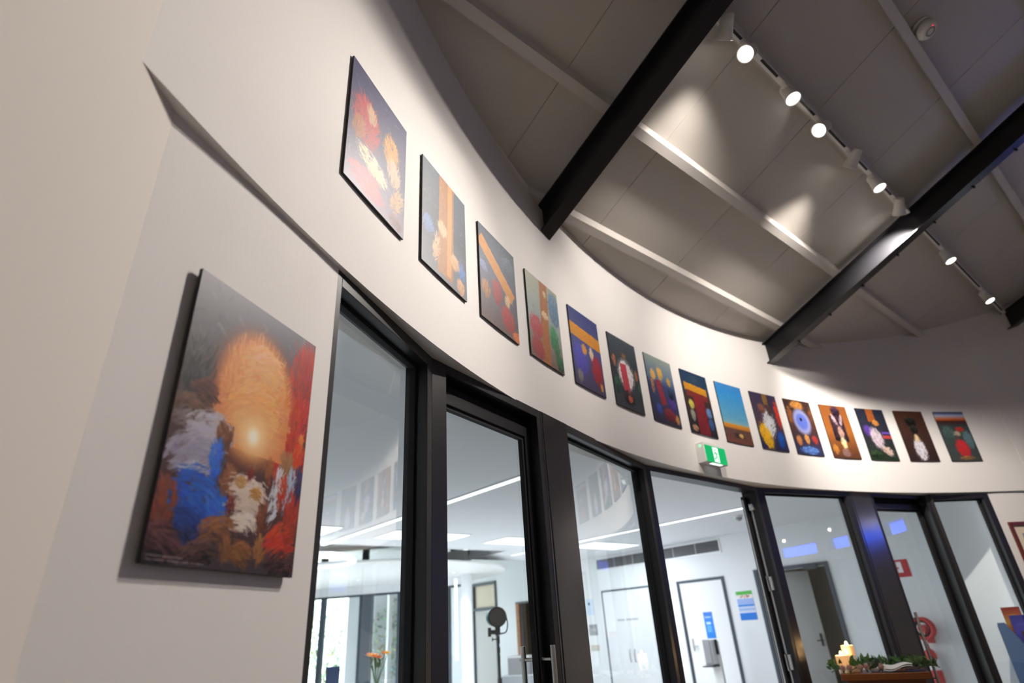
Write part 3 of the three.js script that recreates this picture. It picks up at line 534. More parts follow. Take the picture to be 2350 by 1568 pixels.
// back wall at x = 11.15 with openings
const D2 = [-6.06, -4.78, 2.06], WD = [-13.20, -12.0, 2.0], GZ = [-15.2, -14.05, 2.68];
{
  const W = (z0, z1, y0, y1) => B(LX1, LX1 + 0.14, y0, y1, z0, z1);
  structure('wall_lobby_right', merge([W(D2[1], -1.2, 0, 3.62), W(WD[1], D2[0], 0, 3.62), W(D2[0], D2[1], D2[2], 3.62), W(WD[0], WD[1], WD[2], 3.62), W(GZ[1], WD[0], 0, 3.62), W(GZ[0], GZ[1], GZ[2], 3.62), W(-18.2, GZ[0], 0, 3.62)]), M.lobbyWall);
  // rooms behind the two openings
  structure('room_beyond_door', merge([B(LX1 + 0.14, 13.4, 0, 2.7, D2[0] - 0.6, D2[0] - 0.5), B(LX1 + 0.14, 13.4, 0, 2.7, D2[1] + 0.5, D2[1] + 0.6), B(13.4, 13.5, 0, 2.7, D2[0] - 0.6, D2[1] + 0.6), B(LX1 + 0.14, 13.5, 2.7, 2.8, D2[0] - 0.6, D2[1] + 0.6)]), M.beige);
  structure('room_beyond_door', merge([B(LX1 + 0.14, 13.4, 0, 2.7, GZ[0] - 0.3, GZ[0] - 0.2), B(LX1 + 0.14, 13.4, 0, 2.7, WD[1] + 0.5, WD[1] + 0.6), B(13.4, 13.5, 0, 2.7, GZ[0] - 0.3, WD[1] + 0.6), B(LX1 + 0.14, 13.5, 2.7, 2.8, GZ[0] - 0.3, WD[1] + 0.6)]), M.cream);
}
// return wall block behind the last pane
structure('wall_lobby_return', B(8.80, LX1 + 0.3, 0, LCEIL, -2.43, -1.62), M.lobbyWall);
// door frames along the back wall
function backFrame(o, z0, z1, top, m, w = 0.045, dep = 0.03) {
  part('jamb', B(LX1 - dep, LX1, 0, top, z0 - w, z0), m, o); part('jamb', B(LX1 - dep, LX1, 0, top, z1, z1 + w), m, o); part('head', B(LX1 - dep, LX1, top, top + w, z0 - w, z1 + w), m, o);
}
{ // white door with the sanitiser stand in front
  const o = structure('door_4'); backFrame(o, -7.86, -6.84, 2.03, M.greyFrame, 0.05);
  const leaf = part('leaf', B(LX1 - 0.022, LX1 - 0.002, 0.01, 2.025, -7.855, -6.845), M.whiteGloss, o);
  part('shadow_gap', B(LX1 - 0.024, LX1 - 0.004, 0.01, 2.025, -7.86, -7.835), M.black, o);
  part('lever_handle', merge([B(LX1 - 0.04, LX1 - 0.022, 0.78, 1.0, -7.765, -7.735), B(LX1 - 0.075, LX1 - 0.05, 0.855, 0.875, -7.76, -7.63), B(LX1 - 0.06, LX1 - 0.03, 0.855, 0.875, -7.76, -7.74)]), M.silver, leaf);
}
{ // open dark doorway further right
  const o = structure('door_5'); backFrame(o, D2[0], D2[1], D2[2], M.greyFrame, 0.06, 0.04);
  const leaf = part('leaf', B(0, 0.04, 0.01, D2[2] - 0.01, 0, 0.86), M.white, o, LX1 + 0.15, 0, D2[0] + 0.02); leaf.rotation.y = 0.85;
  part('lever_handle', merge([B(-0.02, 0, 0.78, 0.98, 0.77, 0.80), B(-0.06, -0.04, 0.86, 0.88, 0.68, 0.80)]), M.charcoal, leaf);
  part('closer', B(LX1 - 0.06, LX1 - 0.005, 2.02, 2.10, -5.15, -4.9), M.charcoal, o);
}
{ // wood-framed doorway
  const o = structure('door_6');
  part('jamb', B(LX1 - 0.03, LX1 + 0.12, 0, WD[2], WD[0] - 0.01, WD[0] + 0.11), M.doorWood, o);
  part('jamb', B(LX1 - 0.03, LX1 + 0.12, 0, WD[2], WD[1] - 0.11, WD[1] + 0.01), M.doorWood, o);
  part('head', B(LX1 - 0.03, LX1 + 0.12, WD[2], WD[2] + 0.05, WD[0] - 0.01, WD[1] + 0.01), M.charcoal, o);
  part('leaf_edge', B(LX1 + 0.02, LX1 + 0.07, 0.01, WD[2], WD[0] + 0.112, WD[0] + 0.18), M.greyFrame, o);
}
{ // glazed partition with transom
  const o = structure('window_5'), [z0, z1, y1] = GZ;
  part('mullion', B(LX1 - 0.05, LX1 + 0.1, 0, y1, z0, z0 + 0.09), M.greyFrame, o); part('mullion', B(LX1 - 0.05, LX1 + 0.1, 0, y1, z1 - 0.04, z1), M.greyFrame, o);
  part('head', B(LX1 - 0.05, LX1 + 0.1, y1 - 0.08, y1, z0 + 0.09, z1 - 0.04), M.greyFrame, o); part('transom', B(LX1 - 0.05, LX1 + 0.1, 1.93, 2.01, z0 + 0.09, z1 - 0.04), M.greyFrame, o);
  part('blind', B(LX1 + 0.03, LX1 + 0.035, 2.01, y1 - 0.08, z0 + 0.09, z1 - 0.04), M.cream, o);
  part('pane', B(LX1, LX1 + 0.006, 0.05, 1.93, z0 + 0.09, z1 - 0.04), M.frosted, o);
}
// cupboard doors with shadow-line frame
{
  const o = thing('store_cupboard', 'white double-door store cupboard with dark outline and two bow handles', 'cupboard');
  backFrame(o, -10.03, -8.66, 2.04, M.greyFrame, 0.03, 0.02);
  const x = LX1 - 0.016;
  const d1 = part('door', B(x, LX1 - 0.001, 0.03, 2.035, -10.025, -9.347), M.whiteGloss, o), d2 = part('door', B(x, LX1 - 0.001, 0.03, 2.035, -9.343, -8.665), M.whiteGloss, o);
  const bow = (z, s) => tube([[x, 0.84, z], [x - 0.035, 0.82, z + 0.01 * s], [x - 0.045, 0.72, z + 0.012 * s], [x - 0.035, 0.62, z + 0.01 * s], [x, 0.60, z]], 0.012, 20);
  part('handle', bow(-9.41, 1), M.silver, d1); part('handle', bow(-9.28, 1), M.silver, d2);
  srand(41); let z = -9.66; for (let i = 0; i < 12; i++) { const w = rr(0.026, 0.042), y0 = 1.41 + rr(-0.004, 0.004); if (i !== 4) part('letter', B(x - 0.0015, x, y0, 1.45, z, z + w), M.greyMid, i < 7 ? d1 : d2); z += w + 0.016; }
}
{ // long return-air grille
  const o = thing('air_grille', 'long grey return-air grille with vertical dividers high on the lobby wall', 'air grille');
  const z0 = -10.1, z1 = -6.74, y0 = 2.55, y1 = 2.765, x = LX1 - 0.02;
  part('frame', merge([B(x, LX1, y0 - 0.03, y0, z0 - 0.03, z1 + 0.03), B(x, LX1, y1, y1 + 0.03, z0 - 0.03, z1 + 0.03), B(x, LX1, y0, y1, z0 - 0.03, z0), B(x, LX1, y0, y1, z1, z1 + 0.03)]), M.whiteGloss, o);
  part('back_plate', B(LX1 - 0.004, LX1 - 0.001, y0, y1, z0, z1), M.black, o);
  for (let k = 1; k < 6; k++) { const z = z0 + ((z1 - z0) * k) / 6; part('divider', B(x, LX1 - 0.004, y0, y1, z - 0.012, z + 0.012), M.greyMid, o); }
  for (let k = 0; k < 9; k++) { const g = B(-0.009, 0.009, -0.0015, 0.0015, z0, z1); g.rotateZ(0.7); part('slat', g, M.greyMid, o, LX1 - 0.012, y0 + 0.012 + k * 0.024, 0); }
}
// notices on the back wall
function flatSign(name, label, cat, y0, y1, z0, z1, draw, off = 0.004) {
  const o = thing(name, label, cat, [LX1 - off, (y0 + y1) / 2, (z0 + z1) / 2], -Math.PI / 2);
  const map = canvasMap(256, Math.round((256 * (y1 - y0)) / (z1 - z0)), draw);
  part('sheet', new THREE.BoxGeometry(z1 - z0, y1 - y0, 0.004), new THREE.MeshStandardMaterial({ map, roughness: 0.5 }), o);
  return o;
}
flatSign('poster', 'poster with green header and blue bands on the white lobby wall', 'poster', 1.275, 1.775, -6.60, -6.26, (g, w, h) => {
  g.fillStyle = '#ffffff'; g.fillRect(0, 0, w, h); g.fillStyle = '#55b848'; g.fillRect(0, 0, w, h * 0.13);
  g.fillStyle = '#efe6e2'; g.fillRect(0, h * 0.13, w, h * 0.12); srand(5); for (let i = 0; i < 14; i++) { g.fillStyle = ['#b85a50', '#d99a8a', '#6c6a78', '#c2413c'][i % 4]; g.beginPath(); g.arc(rr(0.2, 0.85) * w, h * rr(0.16, 0.24), w * 0.04, 0, 7); g.fill(); }
  g.fillStyle = '#9db6ea'; g.fillRect(0, h * 0.26, w, h * 0.22); g.fillStyle = '#3f86dd'; g.fillRect(0, h * 0.47, w, h * 0.07); g.fillStyle = '#c5d0ee'; g.fillRect(0, h * 0.55, w, h * 0.18); g.fillStyle = '#6ea0de'; g.fillRect(0, h * 0.62, w, h * 0.03); g.fillStyle = '#1276d8'; g.fillRect(0, h * 0.75, w, h * 0.25);
});
flatSign('wall_notice', 'pale notice sheet with small dark emblem left of the store cupboard', 'notice', 1.58, 1.93, -10.60, -10.36, (g, w, h) => { g.fillStyle = '#cfdff0'; g.fillRect(0, 0, w, h); g.fillStyle = '#4a566a'; g.beginPath(); g.arc(w * 0.42, h * 0.3, w * 0.14, 0, 7); g.fill(); });
for (const [y0, y1, label, m] of [[1.15, 1.38, 'larger grey metal switch plate left of the store cupboard', M.greyMid], [0.83, 0.95, 'smaller brownish switch plate under the larger grey one', M.beige]]) {
  const o = thing('switch_plate', label, 'switch', [LX1, (y0 + y1) / 2, -10.45], -Math.PI / 2);
  part('plate', RB(-0.13, 0.13, -(y1 - y0) / 2, (y1 - y0) / 2, 0, 0.008, 0.003), m, o);
  for (const k of [-1, 0, 1]) part('rocker', RB(k * 0.07 - 0.02, k * 0.07 + 0.02, -0.03, 0.03, 0.008, 0.013, 0.002), M.silver, o);
}
flatSign('fire_sign', 'red fire equipment sign with white symbol on the far lobby wall', 'sign', 1.75, 2.01, -3.74, -3.49, (g, w, h) => { g.fillStyle = '#c01c28'; g.fillRect(0, 0, w, h); g.fillStyle = '#f4f0f2'; g.fillRect(w * 0.30, h * 0.12, w * 0.30, h * 0.62); g.fillStyle = '#c01c28'; g.fillRect(w * 0.30, h * 0.42, w * 0.10, h * 0.10); });
{ // hose reel and extinguisher under the sign
  const o = thing('fire_hose_reel', 'red fire hose reel on the far lobby wall under the red sign', 'hose reel', [LX1 - 0.16, 1.02, -3.52], -Math.PI / 2);
  part('drum', new THREE.TorusGeometry(0.135, 0.022, 12, 40), M.red, o); part('drum', new THREE.TorusGeometry(0.135, 0.022, 12, 40).translate(0, 0, 0.1), M.red, o);
  part('hose', new THREE.TorusGeometry(0.105, 0.022, 10, 40).translate(0, 0, 0.05), M.blackMatt, o);
  part('hub', CY(0.05, 0.15, 20).rotateX(Math.PI / 2).translate(0, 0, 0.05), M.red, o);
  part('bracket', B(-0.04, 0.04, -0.2, 0.05, -0.155, -0.06), M.red, o);
  const e = thing('fire_extinguisher', 'red fire extinguisher with white label below the hose reel', 'extinguisher', [LX1 - 0.12, 0.30, -3.57]);
  part('cylinder', new THREE.LatheGeometry([[0, 0], [0.075, 0], [0.08, 0.02], [0.08, 0.36], [0.06, 0.42], [0.022, 0.45], [0.022, 0.48], [0, 0.48]].map(([a, b]) => new THREE.Vector2(a, b)), 28), M.red, e);
  part('label_band', CY(0.0815, 0.14, 28).translate(0, 0.24, 0), M.white, e);
  part('valve_handle', merge([B(-0.09, 0.02, 0.50, 0.515, -0.012, 0.012), B(-0.07, 0.02, 0.48, 0.49, -0.012, 0.012), CY(0.018, 0.05, 14).translate(0, 0.49, 0)]), M.black, e);
}
{ // sanitiser stand
  const o = thing('sanitiser_stand', 'white hand sanitiser stand with blue header sign before the white door', 'sanitiser stand', [10.4, 0, -6.82], -Math.PI / 2);
  part('column', RB(-0.075, 0.10, 0.02, 0.98, -0.03, 0.03, 0.006), M.white, o); part('base_plate', RB(-0.2, 0.2, 0, 0.02, -0.2, 0.2, 0.006), M.white, o);
  part('dispenser', RB(-0.14, 0.06, 0.60, 1.0, 0.03, 0.17, 0.02), M.whiteGloss, o); part('dispenser_front', RB(-0.10, 0.045, 0.62, 1.005, 0.17, 0.19, 0.008), M.greyMid, o);
  part('drip_tray', RB(-0.15, 0.08, 0.57, 0.59, 0.03, 0.24, 0.006), M.charcoal, o);
  part('side_strip', merge([B(-0.165, -0.14, 0.70, 0.98, 0.02, 0.05), B(0.06, 0.10, 0.76, 1.0, 0.02, 0.05)]), M.black, o);
  const map = canvasMap(192, 440, (g, w, h) => { const gr = g.createLinearGradient(0, 0, 0, h); gr.addColorStop(0, '#3f7fdc'); gr.addColorStop(0.4, '#2f8be6'); gr.addColorStop(1, '#1f86e8'); g.fillStyle = gr; g.fillRect(0, 0, w, h); g.fillStyle = '#a5c4f2'; g.fillRect(w * 0.12, h * 0.17, w * 0.7, h * 0.06); g.fillStyle = '#cfe6f2'; g.fillRect(w * 0.2, h * 0.38, w * 0.5, h * 0.09); g.fillStyle = '#5fb0ee'; g.fillRect(w * 0.2, h * 0.52, w * 0.5, h * 0.25); });
  part('header_sign', new THREE.BoxGeometry(0.185, 0.44, 0.012).translate(0.0, 1.235, 0), new THREE.MeshStandardMaterial({ map, roughness: 0.5 }), o);
}

// ------------------------------------------------------------------ lobby lights
function areaDown(x, y, z, w, d, k) {
  const L = new THREE.RectAreaLight(LOBBY_COLOR, k, w, d); L.position.set(x, y, z); L.lookAt(x, y - 1, z); scene.add(L);
}
for (const [x, z0, z1, label] of [[4.08, -9.72, -4.6, 'long white strip light on the lobby ceiling behind the left panes'], [8.50, -10.1, -4.6, 'long white strip light on the lobby ceiling seen through the open doorway']]) {
  const o = thing('strip_light', label, 'strip light', [x, LCEIL, (z0 + z1) / 2], 0, 'strip lights in the lobby ceiling');
  const L = z1 - z0;
  part('channel', RB(-0.042, 0.042, -0.018, -0.001, -L / 2 - 0.004, L / 2 + 0.004, 0.003), M.whiteGloss, o);
  part('diffuser', RB(-0.038, 0.038, -0.026, -0.018, -L / 2, L / 2, 0.003), glowLobby, o);
  areaDown(x, LCEIL - 0.03, (z0 + z1) / 2, 0.07, L, STRIP * 0.7);
}
const panelNames = ['white square ceiling panel light at the far left of the first pane', 'white ceiling panel light seen across the first window mullion', 'white ceiling panel light at the right of the glass door', 'white ceiling panel light under the strip in the third pane'];
[2.98, 5.24, 7.44, 9.66].forEach((x, i) => {
  const o = thing('panel_light', panelNames[i], 'panel light', [x, LCEIL, -8.46], 0, 'panel lights in the lobby ceiling');
  part('frame', RB(-0.705, 0.705, -0.012, 0, -0.375, 0.375, 0.003), M.whiteGloss, o);
  part('diffuser', B(-0.69, 0.69, -0.016, -0.012, -0.36, 0.36), glowLobby, o);
  areaDown(x, LCEIL - 0.02, -8.46, 1.38, 0.72, PANEL);
});
{ // ring pendant
  const o = thing('ring_pendant', 'glowing white ring pendant light hanging at the left of the first pane', 'ring light', [3.85, 2.57, -9.9]);
  part('ring', new THREE.TorusGeometry(0.80, 0.045, 14, 72).rotateX(Math.PI / 2).scale(1, 1, 1), glowLobby, o);
  part('housing', new THREE.TorusGeometry(0.80, 0.047, 10, 72).rotateX(Math.PI / 2).translate(0, 0.012, 0), M.whiteGloss, o);
  for (let k = 0; k < 3; k++) { const a = k * 2.094; part('cable', rod([Math.cos(a) * 0.8, 0.04, Math.sin(a) * 0.8], [0, 1.05, 0], 0.002, 6), M.steel, o); }
  const L = new THREE.PointLight(LOBBY_COLOR, RING); L.position.set(3.85, 2.45, -9.9); L.shadow.radius = 8; L.castShadow = true; scene.add(L);
}
for (const [x, z, y, label, k] of [[6.95, -9.66, LCEIL, 'small round lobby downlight above the ceiling disc', 14], [8.0, -11.6, 2.62, 'small round downlight in the white ceiling disc, near its right rim', 34], [6.3, -10.9, 2.62, 'small round downlight at the front of the white ceiling disc', 34], [4.6, -12.2, 2.62, 'small round downlight at the left of the white ceiling disc', 34], [6.5, -13.3, 2.62, 'small round downlight in the middle of the white ceiling disc', 34], [7.4, -12.6, 2.62, 'small round downlight between the middle and the right rim of the ceiling disc', 34]]) {
  const o = thing('lobby_downlight', label, 'downlight', [x, y, z]);
  part('rim', new THREE.TorusGeometry(0.06, 0.012, 8, 28).rotateX(Math.PI / 2), M.whiteGloss, o); part('lens', CY(0.055, 0.008, 24).translate(0, -0.004, 0), glowLobby, o);
  const L = new THREE.SpotLight(LOBBY_COLOR, k, 0, 0.9, 0.7, 2); L.position.set(x, y - 0.02, z); L.target.position.set(x, 0, z); L.castShadow = true; L.shadow.radius = 2; scene.add(L, L.target);
}
{ // half-dome camera on the lobby ceiling
  const o = thing('dome_camera', 'small pale dome camera on the lobby ceiling behind the fifth pane', 'camera', [9.2, LCEIL, -5.1]);
  part('mount', CY(0.07, 0.03, 24).translate(0, -0.015, 0), M.white, o); part('dome', new THREE.SphereGeometry(0.055, 24, 12, 0, 7, Math.PI / 2, Math.PI / 2).translate(0, -0.03, 0), M.greyMid, o);
}

// white ceiling disc and the far glazed wall
{
  const s = new THREE.Shape(); s.absarc(0, 0, 3.3, 0, Math.PI * 2);
  const g = new THREE.ExtrudeGeometry(s, { depth: 0.02, bevelEnabled: true, bevelThickness: 0.01, bevelSize: 0.01, bevelSegments: 2, curveSegments: 72 }); g.rotateX(-Math.PI / 2);
  const o = thing('ceiling_disc', 'large white round ceiling disc hanging over the lobby', 'ceiling disc', [6.53, 2.63, -13.17]);
  part('disc', g, M.white, o);
  for (const [x, z] of [[0, 2], [1.6, -0.6], [-1.6, -0.6]]) part('hanger', rod([x, 0.03, z], [x, 0.99, z], 0.006, 8), M.steel, o);
}
function glazedWall(a, b, name, cols, H, glassHead) {   // cols: [u0, u1] dark posts; wall above the glass head, clerestory on top
  const dx = b[0] - a[0], dz = b[1] - a[1], L = Math.hypot(dx, dz), o = structure(name); o.position.set(a[0], 0, a[1]); o.rotation.y = Math.atan2(-dz, dx);
  part('spandrel', B(0, L, glassHead, 3.20, -0.12, 0), M.lobbyWall, o);
  part('head', B(0, L, glassHead - 0.045, glassHead, -0.1, 0.01), M.greyFrame, o); part('sill', B(0, L, 0, 0.1, -0.1, 0.01), M.greyFrame, o);
  for (const [u0, u1] of cols) part('post', B(u0, u1, 0.1, glassHead - 0.045, -0.11, 0.03), M.greyFrame, o);
  for (let k = 0; k + 1 < cols.length; k++) part('pane', B(cols[k][1], cols[k + 1][0], 0.1, glassHead - 0.045, -0.055, -0.05), M.clearGlass, o);
  part('clerestory_head', B(0, L, 3.52, 3.62, -0.12, 0), M.lobbyWall, o);
  for (let u = 0.2; u < L; u += 1.15) part('clerestory_post', B(u, u + 0.16, 3.20, 3.52, -0.1, 0.0), M.greyFrame, o);
  return o;
}
const G0 = [5.0, -17.69], G1 = [8.29, -13.84], G2 = [8.62, -12.1];
{
  const L1 = Math.hypot(G1[0] - G0[0], G1[1] - G0[1]), ux = (G1[0] - G0[0]) / L1, uz = (G1[1] - G0[1]) / L1;
  glazedWall(G0, G1, 'window_6', [[0, 0.1], [1.2, 1.32], [2.60, 2.71], [3.65, 3.98], [4.66, 4.93], [L1 - 0.05, L1]], 3.62, 2.42);
  glazedWall(G1, G2, 'window_7', [[0, 0.12], [1.2, 1.24], [1.72, 1.77]], 3.62, 2.42);
  const col = structure('column_white', CY(0.13, 3.62, 32).translate(8.58, 1.81, -11.93), M.lobbyWall);
  structure('wall_lobby_far', B(G2[0] - 0.1, LX1, 0, 3.62, -18.2, -18.0), M.lobbyWall);
  structure('wall_lobby_far', B(LX0, G0[0], 0, 3.62, -17.9, -17.7), M.lobbyWall);
}

// ------------------------------------------------------------------ garden outside
structure('ground_garden', new THREE.PlaneGeometry(40, 30).rotateX(-Math.PI / 2).translate(0, -0.08, -29), M.soil);
{
  const g = new THREE.PlaneGeometry(34, 8, 40, 12), P = g.attributes.position; srand(8);
  for (let i = 0; i < P.count; i++) P.setZ(i, rr(-0.25, 0.25));
  g.rotateX(-1.0); g.translate(4, 1.6, -27); g.computeVertexNormals();
  structure('hill_garden', g, std(rgb(0.46, 0.48, 0.38), 0.95));
}
const leafShape = (() => { const s = new THREE.Shape(); s.moveTo(0, 0); s.quadraticCurveTo(0.5, 0.45, 0, 1.2); s.quadraticCurveTo(-0.5, 0.45, 0, 0); return new THREE.ShapeGeometry(s, 3); })();
function bush(x, z, rx, ry, rz, y, n, seed, label, col) {
  const o = thing('garden_bush', label, 'bush', [x, y, z], 0, 'pale green bushes outside the lobby windows');
  srand(seed);
  const stems = []; for (let k = 0; k < 7; k++) stems.push(rod([rr(-0.2, 0.2), -y - 0.1, rr(-0.2, 0.2)], [rr(-0.7, 0.7) * rx, rr(0.2, 0.8) * ry, rr(-0.7, 0.7) * rz], 0.025, 6)); part('stem', merge(stems), M.stem, o);
  const m = new THREE.InstancedMesh(leafShape, new THREE.MeshStandardMaterial({ color: 0xffffff, roughness: 0.6, side: THREE.DoubleSide }), n); m.name = 'foliage'; m.userData.kind = 'stuff'; m.castShadow = true;
  const q = new THREE.Quaternion(), e = new THREE.Euler(), mt = new THREE.Matrix4(), c = new THREE.Color();
  for (let i = 0; i < n; i++) {
    const t = rr(0, 6.283), u = rr(-0.9, 1), s = Math.sqrt(Math.max(0, 1 - u * u)), k = 0.55 + 0.5 * Math.sqrt(rnd());
    e.set(rr(-1.5, 1.5), rr(0, 6.3), rr(-1.5, 1.5)); q.setFromEuler(e); const sc = rr(0.09, 0.2);
    mt.compose(V3(Math.cos(t) * s * rx * k, u * ry * k, Math.sin(t) * s * rz * k), q, V3(sc, sc, sc)); m.setMatrixAt(i, mt);
    m.setColorAt(i, c.setRGB(col[0] * rr(0.6, 1.35), col[1] * rr(0.7, 1.3), col[2] * rr(0.5, 1.4)));
  }
  o.add(m);
}
[[4.6, -23.2, 1.9, 1.5, 1.2, 1.6, [0.50, 0.60, 0.40], 'yellow-green bush outside the leftmost lobby window'], [7.2, -21.3, 1.6, 1.3, 1.1, 2.3, [0.42, 0.52, 0.38], 'mid green bush outside the wider lobby window'], [9.5, -21.6, 1.8, 1.6, 1.2, 1.7, [0.48, 0.54, 0.44], 'grey-green bush outside behind the white post'], [6.1, -24.2, 2.2, 1.6, 1.2, 3.0, [0.52, 0.62, 0.44], 'tall light green bush on the garden bank'], [10.2, -18.6, 1.3, 1.4, 1.0, 1.3, [0.44, 0.55, 0.40], 'dark green bush outside beside the white column']].forEach(([x, z, rx, ry, rz, y, col, label], i) => bush(x, z, rx, ry, rz, y, 2600, 300 + i, label, col));
{
  const o = thing('veranda_post', 'white veranda post standing outside the lobby window', 'post', [8.42, 0, -15.25]); part('shaft', RB(-0.055, 0.055, 0, 2.75, -0.055, 0.055, 0.006), M.whiteGloss, o); part('cap', RB(-0.075, 0.075, 2.70, 2.78, -0.075, 0.075, 0.005), M.whiteGloss, o);
  const r = thing('veranda_rail', 'white horizontal rail outside the leftmost lobby window', 'railing', [5.9, 0, -18.4], 0.86); part('top_rail', RB(-3, 2.4, 0.62, 0.74, -0.04, 0.04, 0.006), M.whiteGloss, r); part('post', RB(-3, -2.9, 0, 0.62, -0.04, 0.04, 0.005), M.whiteGloss, r); part('post', RB(2.3, 2.4, 0, 0.62, -0.04, 0.04, 0.005), M.whiteGloss, r); part('lower_rail', RB(-2.9, 2.3, 0.2, 0.26, -0.03, 0.03, 0.005), M.whiteGloss, r);
}

// ------------------------------------------------------------------ things in the lobby
{ // counter, flowers, blue box
  const o = thing('white_counter', 'white lobby counter top carrying the vase of orange flowers', 'counter', [3.95, 0, -7.75], -0.45);
  part('top', RB(-0.9, 0.55, 0.74, 0.78, -0.4, 0.4, 0.006), M.whiteGloss, o); part('front_panel', RB(-0.85, 0.5, 0.0, 0.74, 0.30, 0.33, 0.004), M.lobbyWall, o); part('side_panel', RB(0.46, 0.5, 0, 0.74, -0.35, 0.30, 0.004), M.lobbyWall, o); part('side_panel', RB(-0.85, -0.81, 0, 0.74, -0.35, 0.30, 0.004), M.lobbyWall, o);
  const v = thing('flower_vase', 'glass vase of orange and yellow flowers behind the first pane', 'flowers', [4.13, 0.782, -7.77]); v.scale.setScalar(1.25);
  part('vase', new THREE.LatheGeometry([[0, 0], [0.045, 0], [0.05, 0.01], [0.04, 0.08], [0.055, 0.18], [0.05, 0.18], [0.036, 0.08], [0.04, 0.015], [0, 0.012]].map(([a, b]) => new THREE.Vector2(a, b)), 24), M.clearGlass, v);
  srand(61); const petal = leafShape.clone().scale(0.055, 0.045, 0.05);
  for (let k = 0; k < 8; k++) {
    const a = k * 0.82, r = 0.04 + 0.075 * rnd(), x = Math.cos(a) * r - (k === 7 ? 0.08 : 0), z = Math.sin(a) * r, y = rr(0.27, 0.335);
    const st = part('flower', merge([rod([0, 0.02, 0], [x, y, z], 0.004, 6)]), M.stem, v);
    const ps = []; for (let i = 0; i < 11; i++) { const p = petal.clone().rotateX(-0.9 - (i % 2) * 0.35).rotateY((i / 11) * 6.283); p.translate(x, y, z); ps.push(p); }
    part('petal', merge(ps), k % 3 === 1 ? M.yellow : M.orange, st);
  }
  const lf = []; for (let k = 0; k < 14; k++) { const p = leafShape.clone().scale(0.04, 0.07, 0.05).rotateX(rr(-1, 0.2)).rotateY(rr(0, 6.3)); p.translate(rr(-0.05, 0.05), rr(0.16, 0.26), rr(-0.05, 0.05)); lf.push(p); } part('leaves', merge(lf), M.leafPale, v);
  const b = thing('display_screen', 'dark blue back of a screen on the white counter, left of the flowers', 'screen', [3.62, 0.782, -8.0], 0.3);
  part('panel', RB(-0.09, 0.12, 0.06, 0.30, -0.012, 0.012, 0.004), std(rgb(0.03, 0.05, 0.12), 0.4), b); part('foot', RB(-0.05, 0.06, 0, 0.01, -0.05, 0.05, 0.003), M.charcoal, b); part('neck', RB(-0.01, 0.02, 0.01, 0.07, -0.012, 0.0, 0.002), M.charcoal, b);
}
{ // photographic light on a stand
  const o = thing('studio_light', 'round black studio light on a tall stand behind the glass door', 'studio light', [4.54, 0, -5.73], -0.62);
  const head = part('lamp_head', new THREE.CylinderGeometry(0.098, 0.102, 0.11, 36).rotateX(Math.PI / 2), M.charcoal, o, 0, 1.505, -0.02);
  part('front_rim', new THREE.TorusGeometry(0.10, 0.007, 10, 36), M.black, head, 0, 0, 0.056); part('front_lens', CY(0.096, 0.004, 36).rotateX(Math.PI / 2), std(rgb(0.10, 0.09, 0.075), 0.35), head, 0, 0, 0.056);
  part('rear_vent', new THREE.SphereGeometry(0.095, 28, 14).scale(1, 1, 0.8), std(rgb(0.10, 0.22, 0.26), 0.25), head, -0.03, 0, -0.07);
  part('yoke', tube([[0.105, 1.50, 0], [0.115, 1.42, 0], [0.09, 1.345, 0], [0, 1.335, 0], [-0.08, 1.34, 0]], 0.007, 32), M.charcoal, o);
  part('tilt_block', merge([B(-0.028, 0.028, 1.32, 1.43, -0.03, 0.03), B(-0.11, -0.075, 1.31, 1.40, -0.03, 0.03), B(-0.08, -0.02, 1.335, 1.375, -0.02, 0.02)]), M.charcoal, o);
  part('spigot', CY(0.019, 0.08, 16).translate(0, 1.275, 0), M.charcoal, o); const kn = part('wing_knob', merge([rod([0, 1.28, 0], [-0.06, 1.28, 0], 0.005), B(-0.068, -0.058, 1.262, 1.298, -0.012, 0.012)]), M.charcoal, o);
  part('upper_tube', CY(0.011, 0.28, 16).translate(0, 1.10, 0), M.charcoal, o); part('collar', merge([CY(0.02, 0.06, 16).translate(0, 1.17, 0), CY(0.017, 0.08, 16).translate(0, 1.09, 0)]), M.charcoal, o);
  part('middle_tube', CY(0.015, 0.35, 16).translate(0, 0.88, 0), M.charcoal, o); part('collar', CY(0.026, 0.08, 16).translate(0, 0.86, 0), M.charcoal, o);
  part('lower_tube', CY(0.019, 0.62, 16).translate(0, 0.50, 0), M.charcoal, o);
  for (let k = 0; k < 3; k++) { const a = k * 2.094 + 0.4; part('leg', rod([0, 0.55, 0], [Math.cos(a) * 0.42, 0.015, Math.sin(a) * 0.42], 0.011), M.charcoal, o); }
}
